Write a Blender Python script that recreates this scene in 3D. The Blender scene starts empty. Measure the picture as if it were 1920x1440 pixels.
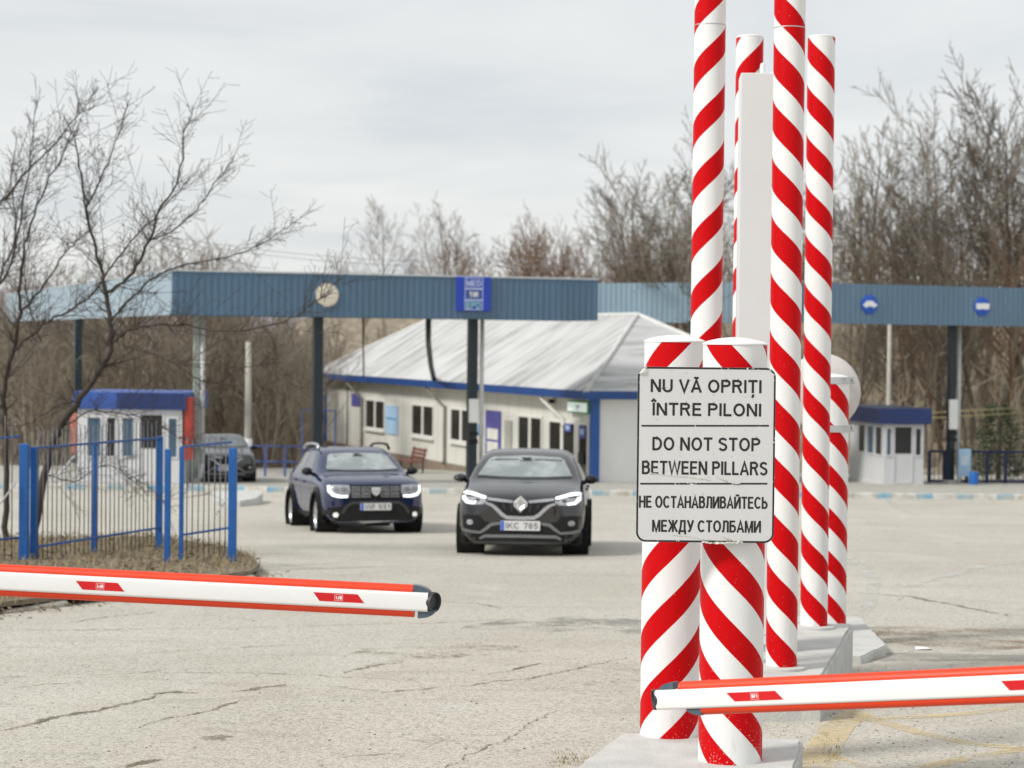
import bpy, bmesh, math, random
from math import sin, cos, pi, radians, sqrt, atan2
from mathutils import Vector, Matrix, noise
from mathutils.bvhtree import BVHTree

# ------------------------------------------------------------------ camera, sky, sun, exposure
S = bpy.context.scene
C = S.collection
W0, H0, F = 1920.0, 1440.0, 4000.0          # photograph frame and focal length in its pixels
EYE, PITCH, ROLL = 2.30, 0.0200, 0.0105
fwd = Vector((0, cos(PITCH), -sin(PITCH)))
up0 = Vector((0, sin(PITCH), cos(PITCH)))
rt0 = Vector((1, 0, 0))
right = cos(ROLL) * rt0 + sin(ROLL) * up0
up = -sin(ROLL) * rt0 + cos(ROLL) * up0
cam = bpy.data.cameras.new('camera')
camo = bpy.data.objects.new('camera', cam)
C.objects.link(camo)
M = Matrix((right, up, -fwd)).transposed().to_4x4()
M.translation = (0, 0, EYE)
camo.matrix_world = M
cam.sensor_width = 36
cam.lens = F / W0 * 36
cam.clip_start = 0.1
cam.clip_end = 5000
cam.dof.use_dof = True
cam.dof.focus_distance = 11.2
cam.dof.aperture_fstop = 3.9
S.camera = camo
S.view_settings.view_transform = 'Standard'
S.view_settings.look = 'None'
S.view_settings.exposure = 0.36
S.view_settings.gamma = 1

SUN_DIR = Vector((-0.66, -0.38, 0.66)).normalized()
world = bpy.data.worlds.new('World')
S.world = world
world.use_nodes = True
nt = world.node_tree
nt.nodes.clear()


def wn(t, **k):
    n = nt.nodes.new(t)
    for a, b in k.items():
        setattr(n, a, b)
    return n


sky = wn('ShaderNodeTexSky', sky_type='NISHITA', sun_disc=False)
sky.sun_elevation = math.asin(SUN_DIR.z)
sky.sun_rotation = atan2(SUN_DIR.x, SUN_DIR.y)
bg1 = wn('ShaderNodeBackground')
bg1.inputs[1].default_value = 0.10
nt.links.new(sky.outputs[0], bg1.inputs[0])
tc = wn('ShaderNodeTexCoord')
sep = wn('ShaderNodeSeparateXYZ')
nt.links.new(tc.outputs['Generated'], sep.inputs[0])


def wmath(op, a, b=None):
    n = wn('ShaderNodeMath', operation=op)
    for i, v in enumerate((a, b)):
        if v is None:
            continue
        if isinstance(v, (int, float)):
            n.inputs[i].default_value = v
        else:
            nt.links.new(v, n.inputs[i])
    return n.outputs[0]


den = wmath('ADD', wmath('MAXIMUM', sep.outputs[2], 0.0), 0.10)
cx = wmath('DIVIDE', sep.outputs[0], den)
cy = wmath('DIVIDE', sep.outputs[1], den)
cmb = wn('ShaderNodeCombineXYZ')
nt.links.new(cx, cmb.inputs[0])
nt.links.new(cy, cmb.inputs[1])
nz = wn('ShaderNodeTexNoise')
nz.inputs['Scale'].default_value = 1.15
nz.inputs['Detail'].default_value = 7
nz.inputs['Roughness'].default_value = 0.55
nz.inputs['Distortion'].default_value = 0.5
nt.links.new(cmb.outputs[0], nz.inputs['Vector'])
cr = wn('ShaderNodeValToRGB')
cr.color_ramp.elements[0].position = 0.30
cr.color_ramp.elements[0].color = (0.565, 0.585, 0.61, 1)
cr.color_ramp.elements[1].position = 0.66
cr.color_ramp.elements[1].color = (0.69, 0.695, 0.69, 1)
e = cr.color_ramp.elements.new(0.46)
e.color = (0.63, 0.645, 0.648, 1)
nt.links.new(nz.outputs[0], cr.inputs[0])
bg2 = wn('ShaderNodeBackground')
bg2.inputs[1].default_value = 1.0
nt.links.new(cr.outputs[0], bg2.inputs[0])
mx = wn('ShaderNodeMixShader')
mx.inputs[0].default_value = 0.90
nt.links.new(bg1.outputs[0], mx.inputs[1])
nt.links.new(bg2.outputs[0], mx.inputs[2])
wo = wn('ShaderNodeOutputWorld')
nt.links.new(mx.outputs[0], wo.inputs[0])

sun = bpy.data.lights.new('sun', 'SUN')
sun.energy = 2.3
sun.angle = radians(11)
sun.color = (1.0, 0.965, 0.91)
suno = bpy.data.objects.new('sun', sun)
C.objects.link(suno)
suno.rotation_euler = SUN_DIR.to_track_quat('Z', 'Y').to_euler()
suno.location = (0, 0, 40)

R = random.Random(7)

# ------------------------------------------------------------------ pixel <-> place helpers
PROF = [(-40, 0.6), (0, 1.87), (8, 2.18), (11.3, 2.31), (15, 2.46), (22, 2.74), (30.5, 3.07), (38.5, 3.46), (69, 4.72), (100, 5.8), (160, 7.6),
        (300, 11.0), (1200, 26.0)]


def Hd(y):
    for (a, b), (c, d) in zip(PROF, PROF[1:]):
        if y <= c:
            t = (y - a) / (c - a)
            return b + (d - b) * t
    return PROF[-1][1]


def gz(x, y):
    return EYE - Hd(y)


def ray(px, py):
    return fwd + right * ((px - 960) / F) + up * ((720 - py) / F)


def P(px, py, D):
    d = ray(px, py)
    d = d * (D / d.y)
    return Vector((d.x, d.y, d.z + EYE))


def G(px, py, h=0.0):
    d = ray(px, py)
    lo, hi = 2.0, 400.0
    for _ in range(50):
        m = (lo + hi) / 2
        z = EYE + d.z / d.y * m
        if z > gz(0, m) + h:
            lo = m
        else:
            hi = m
    q = d * (lo / d.y)
    return Vector((q.x, q.y, gz(0, q.y) + h))


# ------------------------------------------------------------------ materials
MATS = {}


def newmat(name):
    m = bpy.data.materials.new(name)
    m.use_nodes = True
    return m, m.node_tree, m.node_tree.nodes['Principled BSDF']


class NG:
    def __init__(s, t):
        s.t = t

    def n(s, ty, **k):
        x = s.t.nodes.new(ty)
        for a, b in k.items():
            setattr(x, a, b)
        return x

    def put(s, inp, v):
        if isinstance(v, bpy.types.NodeSocket):
            s.t.links.new(v, inp)
        elif isinstance(v, (tuple, list)) and len(v) == 3 and inp.type == 'RGBA':
            inp.default_value = (*v, 1)
        else:
            inp.default_value = v

    def m(s, op, a, b=None, c=None):
        x = s.n('ShaderNodeMath', operation=op)
        for i, v in enumerate((a, b, c)):
            if v is not None:
                s.put(x.inputs[i], v)
        return x.outputs[0]

    def noise(s, vec, scale, detail=4, rough=0.55, dist=0.0):
        x = s.n('ShaderNodeTexNoise')
        if vec is not None:
            s.t.links.new(vec, x.inputs['Vector'])
        x.inputs['Scale'].default_value = scale
        x.inputs['Detail'].default_value = detail
        x.inputs['Roughness'].default_value = rough
        x.inputs['Distortion'].default_value = dist
        return x.outputs[0]

    def ramp(s, f, a, b, ca=0.0, cb=1.0):
        x = s.n('ShaderNodeMapRange', clamp=True)
        s.put(x.inputs[0], f)
        x.inputs[1].default_value = a
        x.inputs[2].default_value = b
        x.inputs[3].default_value = ca
        x.inputs[4].default_value = cb
        return x.outputs[0]

    def mix(s, f, a, b):
        x = s.n('ShaderNodeMix', data_type='RGBA')
        s.put(x.inputs[0], f)
        s.put(x.inputs[6], a)
        s.put(x.inputs[7], b)
        return x.outputs[2]

    def obj(s):
        return s.n('ShaderNodeTexCoord').outputs['Object']

    def scale(s, vec, k):
        x = s.n('ShaderNodeMapping')
        s.t.links.new(vec, x.inputs[0])
        x.inputs['Scale'].default_value = k
        return x.outputs[0]

    def bump(s, h, strength, dist, bs):
        x = s.n('ShaderNodeBump')
        x.inputs['Strength'].default_value = strength
        x.inputs['Distance'].default_value = dist
        s.put(x.inputs['Height'], h)
        s.t.links.new(x.outputs[0], bs.inputs['Normal'])


def mat(name, col, rough=0.6, var=0.12, vscale=3.0, metal=0.0, coat=0.0, bump=0.0, bscale=40, emit=None, estr=0.0, spec=None, dirt=0.0):
    if name in MATS:
        return MATS[name]
    m, t, b = newmat(name)
    g = NG(t)
    o = g.obj()
    f = g.noise(o, vscale, 5)
    lo = tuple(c * (1 - var) for c in col)
    hi = tuple(min(1, c * (1 + var)) for c in col)
    c = g.mix(g.ramp(f, 0.3, 0.7), lo, hi)
    if dirt:
        d = g.noise(g.scale(o, (1, 1, 0.35)), 2.2, 6, 0.65, 0.3)
        c = g.mix(g.ramp(d, 0.50, 0.78, 0, dirt), c, (0.16, 0.145, 0.12))
    g.put(b.inputs['Base Color'], c)
    b.inputs['Roughness'].default_value = rough
    rr = g.noise(o, vscale * 4, 3)
    g.put(b.inputs['Roughness'], g.ramp(rr, 0.3, 0.7, max(0.02, rough * 0.85), min(1, rough * 1.15)))
    b.inputs['Metallic'].default_value = metal
    b.inputs['Coat Weight'].default_value = coat
    b.inputs['Coat Roughness'].default_value = 0.04
    if spec is not None:
        b.inputs['Specular IOR Level'].default_value = spec
    if emit:
        b.inputs['Emission Color'].default_value = (*emit, 1)
        b.inputs['Emission Strength'].default_value = estr
    if bump:
        g.bump(g.noise(o, bscale, 4), bump, 0.02, b)
    MATS[name] = m
    return m


def stripes(name, z0, sgn, r, period, duty=0.52, t=0.77, wear=0.35, hgt=2.2):
    m, tr, b = newmat(name)
    g = NG(tr)
    o = g.obj()
    sx = g.n('ShaderNodeSeparateXYZ')
    tr.links.new(o, sx.inputs[0])
    ang = g.m('ARCTAN2', sx.outputs[0], g.m('MULTIPLY', sx.outputs[1], -1.0))
    c0 = z0
    jit = g.m('MULTIPLY', g.m('SUBTRACT', g.noise(o, 9, 3), 0.5), 0.006)
    s = g.m('SUBTRACT', g.m('SUBTRACT', c0, sx.outputs[2]), g.m('MULTIPLY', ang, sgn * t * r))
    s = g.m('DIVIDE', g.m('ADD', s, jit), period)
    fr = g.m('FRACT', s)
    isred = g.m('LESS_THAN', fr, duty)
    # chips and scuffs, more of them towards the foot
    chip = g.noise(o, 95, 3, 0.6)
    patch = g.noise(o, 4, 3)
    low = g.ramp(sx.outputs[2], 0.02, 0.55, wear, wear * 0.12)
    chipped = g.m('GREATER_THAN', g.m('ADD', chip, g.m('MULTIPLY', g.m('MULTIPLY', patch, low), 0.42)), 0.735)
    red = g.mix(g.noise(o, 2.5, 4), (0.50, 0.001, 0.003), (0.60, 0.0015, 0.005))
    red = g.mix(g.m('MULTIPLY', chipped, 0.8), red, (0.62, 0.45, 0.42))
    seam = g.m('LESS_THAN', g.m('ABSOLUTE', g.m('SUBTRACT', ang, 1.12)), 0.012)
    red = g.mix(g.m('MULTIPLY', seam, 0.35), red, (0.75, 0.3, 0.3))
    wh = g.mix(g.noise(g.scale(o, (3, 3, 0.5)), 3, 5), (0.76, 0.76, 0.75), (0.83, 0.83, 0.825))
    drt = g.noise(g.scale(o, (2, 2, 0.6)), 5, 6, 0.7, 0.4)
    wh = g.mix(g.m('MULTIPLY', g.ramp(drt, 0.52, 0.8), g.ramp(sx.outputs[2], 0.0, 0.6, 0.75, 0.10)), wh, (0.40, 0.37, 0.31))
    spk = g.m('GREATER_THAN', g.m('ADD', g.noise(o, 80, 2), g.m('MULTIPLY', low, 0.16)), 0.80)
    wh = g.mix(g.m('MULTIPLY', spk, 0.55), wh, (0.22, 0.2, 0.17))
    g.put(b.inputs['Base Color'], g.mix(isred, wh, red))
    g.put(b.inputs['Roughness'], g.ramp(g.noise(o, 14, 3), 0.3, 0.7, 0.38, 0.55))
    b.inputs['Specular IOR Level'].default_value = 0.12
    g.bump(g.m('ADD', g.noise(o, 7, 3), g.m('MULTIPLY', isred, 0.12)), 0.12, 0.01, b)
    return m


# ------------------------------------------------------------------ mesh building
class MB:
    def __init__(s):
        s.v = []
        s.f = []
        s.sm = []

    def add(s, vs, fs, smooth=False, M=None):
        b = len(s.v)
        s.v += [tuple(M @ Vector(p)) if M is not None else tuple(p) for p in vs]
        s.f += [tuple(b + i for i in q) for q in fs]
        s.sm += [smooth] * len(fs)
        return s

    def box(s, c, d, rz=0.0, M=None):
        x, y, z = (k / 2 for k in d)
        vs = [Vector((i * x, j * y, k * z)) for i in (-1, 1) for j in (-1, 1) for k in (-1, 1)]
        if rz:
            rm = Matrix.Rotation(rz, 3, 'Z')
            vs = [rm @ v for v in vs]
        vs = [v + Vector(c) for v in vs]
        fs = [(0, 1, 3, 2), (4, 6, 7, 5), (0, 4, 5, 1), (2, 3, 7, 6), (0, 2, 6, 4), (1, 5, 7, 3)]
        return s.add(vs, fs, M=M)

    def b2(s, x0, x1, y0, y1, z0, z1, M=None):
        return s.box(((x0 + x1) / 2, (y0 + y1) / 2, (z0 + z1) / 2), (x1 - x0, y1 - y0, z1 - z0), M=M)

    def bbox(s, c, d, bev=0.01, seg=2, rz=0.0, M=None):
        bm = bmesh.new()
        bmesh.ops.create_cube(bm, size=1)
        for v in bm.verts:
            v.co = Vector((v.co.x * d[0], v.co.y * d[1], v.co.z * d[2]))
        bmesh.ops.bevel(bm, geom=bm.edges[:], offset=bev, segments=seg, affect='EDGES', profile=0.5)
        rm = Matrix.Rotation(rz, 4, 'Z')
        rm.translation = Vector(c)
        if M is not None:
            rm = M @ rm
        return s.bm(bm, rm)

    def bm(s, bm, M=None, smooth=False):
        bm.verts.index_update()
        s.add([v.co.copy() for v in bm.verts], [[v.index for v in f.verts] for f in bm.faces], smooth, M)
        bm.free()
        return s

    def tube(s, pts, rad, n=8, cap=True, smooth=True, M=None):
        pts = [Vector(p) for p in pts]
        if isinstance(rad, (int, float)):
            rad = [rad] * len(pts)
        vs, fs = [], []
        ref = None
        for i, p in enumerate(pts):
            t = (pts[min(i + 1, len(pts) - 1)] - pts[max(i - 1, 0)])
            if t.length < 1e-9:
                t = Vector((0, 0, 1))
            t.normalize()
            if ref is None:
                ref = Vector((1, 0, 0)) if abs(t.x) < 0.8 else Vector((0, 1, 0))
            a = (ref - t * ref.dot(t))
            if a.length < 1e-6:
                a = t.orthogonal()
            a.normalize()
            ref = a
            bb = t.cross(a)
            for k in range(n):
                w = 2 * pi * k / n
                vs.append(p + (a * cos(w) + bb * sin(w)) * rad[i])
        for i in range(len(pts) - 1):
            for k in range(n):
                fs.append((i * n + k, i * n + (k + 1) % n, (i + 1) * n + (k + 1) % n, (i + 1) * n + k))
        s.add(vs, fs, smooth, M)
        if cap:
            b = len(s.v) - len(vs)
            s.f.append(tuple(b + k for k in range(n))[::-1])
            s.f.append(tuple(b + (len(pts) - 1) * n + k for k in range(n)))
            s.sm += [False, False]
        return s

    def lathe(s, prof, n=32, M=None, smooth=True):
        vs, fs = [], []
        for r, z in prof:
            for k in range(n):
                w = 2 * pi * k / n
                vs.append((r * cos(w), r * sin(w), z))
        for i in range(len(prof) - 1):
            for k in range(n):
                fs.append((i * n + k, i * n + (k + 1) % n, (i + 1) * n + (k + 1) % n, (i + 1) * n + k))
        return s.add(vs, fs, smooth, M)

    def prism(s, poly, y0, y1, M=None):
        """poly in (x,z), thick from y0 to y1 (front is the smaller y)"""
        n = len(poly)
        vs = [(x, y0, z) for x, z in poly] + [(x, y1, z) for x, z in poly]
        fs = [tuple(range(n)), tuple(range(2 * n - 1, n - 1, -1))]
        fs += [(i, i + n, (i + 1) % n + n, (i + 1) % n) for i in range(n)]
        return s.add(vs, fs, M=M)

    def build(s, name, m, parent=None, fix=True, auto=None):
        me = bpy.data.meshes.new(name)
        me.from_pydata(s.v, [], s.f)
        me.polygons.foreach_set('use_smooth', s.sm)
        if fix:
            bm = bmesh.new()
            bm.from_mesh(me)
            bmesh.ops.recalc_face_normals(bm, faces=bm.faces)
            bm.to_mesh(me)
            bm.free()
        if m:
            me.materials.append(m)
        if auto is not None:
            me.polygons.foreach_set('use_smooth', [True] * len(me.polygons))
            me.set_sharp_from_angle(angle=radians(auto))
        o = bpy.data.objects.new(name, me)
        C.objects.link(o)
        o.parent = parent
        return o


def tag(o, label, cat, group=None):
    o['label'] = label
    o['category'] = cat
    if group:
        o['group'] = group
    return o


def kind(o, k):
    o['kind'] = k
    return o


def thing(name, label, cat, loc=(0, 0, 0), rz=0.0, group=None):
    o = bpy.data.objects.new(name, None)
    C.objects.link(o)
    o.location = loc
    o.rotation_euler = (0, 0, rz)
    o.empty_display_size = 0.2
    return tag(o, label, cat, group)


def copy_tree(o, parent=None):
    c = o.copy()
    C.objects.link(c)
    c.parent = parent
    for ch in [q for q in o.children]:
        copy_tree(ch, c)
    return c


# ------------------------------------------------------------------ lettering: a plain grotesque drawn as strokes
def arc(cx, cy, rx, ry, a0, a1, n=14):
    return [(cx + rx * cos(radians(a0 + (a1 - a0) * i / n)), cy + ry * sin(radians(a0 + (a1 - a0) * i / n))) for i in range(n + 1)]


def glyphs():
    w = 0.075
    g = {}
    L, T, Bm = w, 1 - w, w

    def st(*p):
        return list(p)
    O = [arc(.40, .5, .40 - w, .5 - w, 0, 360, 30)]
    g['O'] = (.80, O)
    g['0'] = (.62, [arc(.31, .5, .31 - w, .5 - w, 0, 360, 28)])
    g['I'] = (.15, [st((.075, 0), (.075, 1))])
    g['N'] = (.72, [st((w, 0), (w, 1)), st((.72 - w, 0), (.72 - w, 1)), st((w + .02, .97), (.70 - w, .03))])
    g['U'] = (.70, [st((w, 1), (w, .33)) + arc(.35, .33, .35 - w, .33 - w, 180, 360) + st((.70 - w, 1))])
    g['V'] = (.72, [st((.05, 1), (.36, .05), (.67, 1))])
    A = [st((.05, 0), (.37, .96), (.69, 0)), st((.19, .31), (.55, .31))]
    g['A'] = (.74, A)
    g['P'] = (.66, [st((w, 0), (w, 1)), st((w, 1 - w), (.36, 1 - w)) + arc(.36, .725, .225, .20, 90, -90) + st((w, .525))])
    g['R'] = (.72, [st((w, 0), (w, 1)), st((w, 1 - w), (.38, 1 - w)) + arc(.38, .735, .22, .19, 90, -90) + st((w, .545)), st((.40, .53), (.64, 0))])
    g['T'] = (.66, [st((.33, 0), (.33, 1 - w)), st((0, 1 - w), (.66, 1 - w))])
    g['E'] = (.62, [st((w, 0), (w, 1)), st((w, 1 - w), (.60, 1 - w)), st((w, .52), (.56, .52)), st((w, w), (.62, w))])
    g['L'] = (.56, [st((w, 0), (w, 1)), st((w, w), (.56, w))])
    g['D'] = (.72, [st((w, 0), (w, 1)), st((w, 1 - w), (.30, 1 - w)) + arc(.30, .5, .345, .5 - w, 90, -90) + st((w, w))])
    g['S'] = (.66, [arc(.33, .72, .25, .205, 20, 200, 12) + arc(.33, .29, .255, .22, 80, -160, 14)])
    g['B'] = (.68, [st((w, 0), (w, 1)), st((w, 1 - w), (.36, 1 - w)) + arc(.36, .735, .20, .19, 90, -90) + st((w, .545)),
                    st((.30, .545), (.38, .545)) + arc(.38, .31, .225, .235, 90, -90) + st((w, w))])
    g['W'] = (1.0, [st((.04, 1), (.26, .05), (.50, .95), (.74, .05), (.96, 1))])
    g['C'] = (.76, [arc(.40, .5, .40 - w, .5 - w, 42, 318, 24)])
    g['K'] = (.68, [st((w, 0), (w, 1)), st((.62, 1), (.12, .42)), st((.26, .56), (.66, 0))])
    g['X'] = (.68, [st((.05, 0), (.63, 1)), st((.05, 1), (.63, 0))])
    g['F'] = (.58, [st((w, 0), (w, 1)), st((w, 1 - w), (.58, 1 - w)), st((w, .50), (.52, .50))])
    g['M'] = (.84, [st((w, 0), (w, 1)), st((.84 - w, 0), (.84 - w, 1)), st((w + .02, .98), (.42, .05), (.82 - w, .98))])
    g['Y'] = (.68, [st((.05, 1), (.34, .42), (.63, 1)), st((.34, .45), (.34, 0))])
    g['1'] = (.36, [st((.28, 0), (.28, .98), (.04, .76))])
    g['7'] = (.58, [st((0, 1 - w), (.52, 1 - w), (.22, 0))])
    g['8'] = (.58, [arc(.29, .73, .18, .19, 0, 360, 20), arc(.29, .29, .215, .22, 0, 360, 20)])
    g['5'] = (.58, [st((.52, 1 - w), (.14, 1 - w), (.10, .50)) + arc(.28, .33, .225, .26, 120, -150, 14)])
    g['4'] = (.60, [st((.44, 0), (.44, .96), (.06, .30), (.60, .30))])
    g['6'] = (.58, [arc(.29, .32, .215, .25, 0, 360, 20), arc(.36, .36, .285, .57, 178, 75, 10)])
    # Cyrillic
    g['Н'] = (.70, [st((w, 0), (w, 1)), st((.70 - w, 0), (.70 - w, 1)), st((w, .52), (.70 - w, .52))])
    g['Л'] = (.70, [st((.70 - w, 0), (.70 - w, 1 - w)), st((.70 - w, 1 - w), (.22, 1 - w), (.20, .35), (.15, .10), (.0, .065))])
    g['И'] = (.72, [st((w, 0), (w, 1)), st((.72 - w, 0), (.72 - w, 1)), st((w + .02, .03), (.70 - w, .97))])
    br = arc(.36, 1.22, .14, .14, 200, 340, 8)
    g['Й'] = (.72, g['И'][1] + [br])
    g['Ь'] = (.64, [st((w, 0), (w, 1)), st((w, .56), (.34, .56)) + arc(.34, .32, .22, .24, 90, -90) + st((w, w))])
    g['Б'] = (.66, [st((w, 0), (w, 1)), st((w, 1 - w), (.58, 1 - w)), st((w, .56), (.36, .56)) + arc(.36, .32, .22, .24, 90, -90) + st((w, w))])
    g['Ж'] = (1.0, [st((.5, 0), (.5, 1)), st((.06, 1), (.40, .50)), st((.40, .54), (.04, 0)), st((.94, 1), (.60, .50)), st((.60, .54), (.96, 0)), st((.36, .52), (.64, .52))])
    g['Д'] = (.78, [st((.64, .12), (.64, 1 - w), (.25, 1 - w), (.22, .45), (.12, .10)), st((0, w), (.78, w)), st((w, .12), (w, -.2)), st((.78 - w, .12), (.78 - w, -.2))])
    g['У'] = (.68, [st((.05, 1), (.36, .32)), st((.64, 1), (.34, .22), (.26, .085), (.08, .075))])
    for a, b in zip('ОСТЕАМВ', 'OCTEAMB'):
        g[a] = g[b]
    g['Ă'] = (.74, A + [arc(.37, 1.24, .14, .14, 200, 340, 8)])
    g['Ț'] = (.66, g['T'][1] + [st((.36, -.10), (.36, -.20), (.28, -.36))])
    g['Î'] = (.15, g['I'][1] + [st((-.08, 1.08), (.075, 1.24), (.23, 1.08))])
    g['t'] = (.46, [st((.18, 1), (.18, .2)) + arc(.30, .2, .12, .13, 180, 290, 6), st((0, .66), (.44, .66))])
    return g


GLY = glyphs()


def stroke(mb, pts, w, y, M=None, closed=False, dz=0.0):
    """a flat stroke of width w in the (x,z) plane at depth y with mitred joints"""
    pts = [Vector(p) for p in pts]
    if len(pts) > 2 and (pts[0] - pts[-1]).length < 1e-5:
        closed = True
        pts = pts[:-1]
    n = len(pts)
    A, B = [], []
    for i, p in enumerate(pts):
        pa = pts[i - 1] if (i > 0 or closed) else None
        pb = pts[(i + 1) % n] if (i < n - 1 or closed) else None
        d1 = (p - pa).normalized() if pa is not None else None
        d2 = (pb - p).normalized() if pb is not None else None
        if d1 is None:
            d1 = d2
        if d2 is None:
            d2 = d1
        t = (d1 + d2)
        t = t.normalized() if t.length > 1e-4 else d1
        nn = Vector((-t.y, t.x))
        k = 1 / max(0.45, nn.dot(Vector((-d1.y, d1.x))))
        A.append(p + nn * (w / 2 * k))
        B.append(p - nn * (w / 2 * k))
    vs = [(a.x, y, a.y) for a in A] + [(b.x, y, b.y) for b in B]
    m = n if closed else n - 1
    fs = [(i, (i + 1) % n, n + (i + 1) % n, n + i) for i in range(m)]
    mb.add(vs, fs, M=M)


def text(mb, s, x0, x1, z, h, y, wgt=0.15, gap=0.13, space=0.34, M=None, flip=False, track=None):
    """write s so that it fills x0..x1, baseline z, cap height h, on the plane y (seen from smaller y)"""
    tot = 0
    for ch in s:
        tot += space if ch == ' ' else GLY[ch][0] + gap
    tot -= gap
    k = (x1 - x0) / tot
    x = x0
    i = 0
    for ch in s:
        if ch == ' ':
            x += space * k
            continue
        gw, ss = GLY[ch]
        for pl in ss:
            i += 1
            q = [(x + px * k, z + pz * h) for px, pz in pl]
            if flip:
                q = [(x0 + x1 - a, 2 * z + h - b) for a, b in q]
            stroke(mb, q, wgt * h, y - 0.00004 * (i % 7), M=M)
        x += (gw + gap) * k


def rrect(w, h, r, n=6, cx=0, cz=0):
    p = []
    for (sx, sz, a) in ((1, 1, 0), (-1, 1, 90), (-1, -1, 180), (1, -1, 270)):
        for i in range(n + 1):
            t = radians(a + 90 * i / n)
            p.append((cx + sx * (w / 2 - r) + r * cos(t), cz + sz * (h / 2 - r) + r * sin(t)))
    return p


# ------------------------------------------------------------------ common materials
white = mat('white_paint', (0.80, 0.80, 0.79), 0.4, 0.03, 3, bump=0.03)
concrete = mat('concrete', (0.545, 0.55, 0.525), 0.9, 0.10, 5, bump=0.35, bscale=60, dirt=0.22)
black = mat('black_plastic', (0.010, 0.010, 0.011), 0.45, 0.2, spec=.3)
dgrey = mat('dark_grey_rubber', (0.035, 0.037, 0.042), 0.5, 0.2)
steel = mat('galvanised_steel', (0.55, 0.56, 0.57), 0.4, 0.15, 8, metal=0.6)
chrome = mat('chrome', (0.78, 0.79, 0.80), 0.14, 0.03, metal=1.0)
sticker = mat('red_sticker', (0.60, 0.003, 0.008), 0.35, 0.05)
inkblack = mat('black_lettering', (0.014, 0.013, 0.013), 0.5, 0.3, 30)
inkwhite = mat('white_lettering', (0.82, 0.82, 0.82), 0.5, 0.03)

# ------------------------------------------------------------------ the ground
def ground_mat():
    m, t, b = newmat('dusty_concrete_asphalt')
    g = NG(t)
    o = g.obj()
    c = g.mix(g.ramp(g.noise(o, 0.22, 6, 0.6, 0.6), 0.32, 0.68), (0.455, 0.425, 0.358), (0.565, 0.535, 0.462))
    # dusty pale wheel tracks, darker damp patches
    c = g.mix(g.ramp(g.noise(g.scale(o, (0.55, 0.16, 1)), 1.0, 5, 0.6, 0.8), 0.50, 0.72, 0, 0.55), c, (0.60, 0.572, 0.508))
    c = g.mix(g.ramp(g.noise(g.scale(o, (0.5, 1.6, 1)), 0.9, 6, 0.62, 1.2), 0.54, 0.74, 0, 0.5), c, (0.29, 0.26, 0.205))
    # aggregate
    v = g.n('ShaderNodeTexVoronoi')
    t.links.new(o, v.inputs['Vector'])
    v.inputs['Scale'].default_value = 75
    grain = v.outputs['Color']
    sx = g.n('ShaderNodeSeparateColor')
    t.links.new(grain, sx.inputs[0])
    c = g.mix(g.ramp(sx.outputs[0], 0.66, 0.95, 0, 0.5), c, (0.68, 0.66, 0.60))
    c = g.mix(g.ramp(sx.outputs[1], 0.68, 0.97, 0, 0.62), c, (0.15, 0.135, 0.11))
    v2 = g.n('ShaderNodeTexVoronoi')
    t.links.new(o, v2.inputs['Vector'])
    v2.inputs['Scale'].default_value = 34
    s2 = g.n('ShaderNodeSeparateColor')
    t.links.new(v2.outputs['Color'], s2.inputs[0])
    c = g.mix(g.m('MULTIPLY', g.ramp(s2.outputs[0], 0.80, 0.98, 0, 0.55), g.ramp(g.noise(o, 0.5, 4), 0.4, 0.6, .3, 1)), c, (0.20, 0.18, 0.145))
    c = g.mix(g.ramp(g.noise(o, 26, 4, 0.7), 0.5, 0.75, 0, 0.35), c, (0.25, 0.23, 0.19))
    # hairline cracks
    wv = g.n('ShaderNodeVectorMath', operation='ADD')
    nv = g.n('ShaderNodeTexNoise')
    nv.inputs['Scale'].default_value = 0.8
    nv.inputs['Detail'].default_value = 6
    t.links.new(o, nv.inputs['Vector'])
    sc = g.n('ShaderNodeVectorMath', operation='SCALE')
    t.links.new(nv.outputs['Color'], sc.inputs[0])
    sc.inputs['Scale'].default_value = 1.6
    t.links.new(o, wv.inputs[0])
    t.links.new(sc.outputs[0], wv.inputs[1])
    vc = g.n('ShaderNodeTexVoronoi', feature='DISTANCE_TO_EDGE')
    t.links.new(wv.outputs[0], vc.inputs['Vector'])
    vc.inputs['Scale'].default_value = 0.17
    ck = g.m('LESS_THAN', vc.outputs['Distance'], g.ramp(g.noise(o, 1.7, 5), 0.46, 0.75, 0.0, 0.0055))
    ck = g.m('MULTIPLY', ck, g.ramp(g.noise(o, 0.6, 3), 0.44, 0.60))
    c = g.mix(g.m('MULTIPLY', ck, 0.5), c, (0.12, 0.105, 0.075))
    g.put(b.inputs['Base Color'], c)
    b.inputs['Roughness'].default_value = 0.92
    h = g.m('ADD', g.m('MULTIPLY', v.outputs['Distance'], -0.5), g.m('MULTIPLY', g.noise(o, 9, 5), 0.7))
    h = g.m('SUBTRACT', h, g.m('MULTIPLY', ck, 0.6))
    g.bump(h, 0.55, 0.012, b)
    return m


def sheet(name, xs, ys, zf, m, knd):
    vs = [(x, y, zf(x, y)) for y in ys for x in xs]
    n = len(xs)
    fs = [(j * n + i, j * n + i + 1, (j + 1) * n + i + 1, (j + 1) * n + i) for j in range(len(ys) - 1) for i in range(n - 1)]
    o = MB().add(vs, fs, True).build(name, m, fix=False)
    if knd:
        kind(o, knd)
    return o


GM = ground_mat()
xs = [-400, -200, -100, -60, -40] + [i * 2 for i in range(-15, 16)] + [40, 60, 100, 200, 400]
ys = [-20, -8, 0, 4, 8, 11.3, 15, 18, 22, 26, 30.5, 34, 38.5, 45, 52, 60, 69, 80, 100, 160, 300, 700, 1200]
sheet('ground', xs, ys, gz, GM, 'structure')

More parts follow.
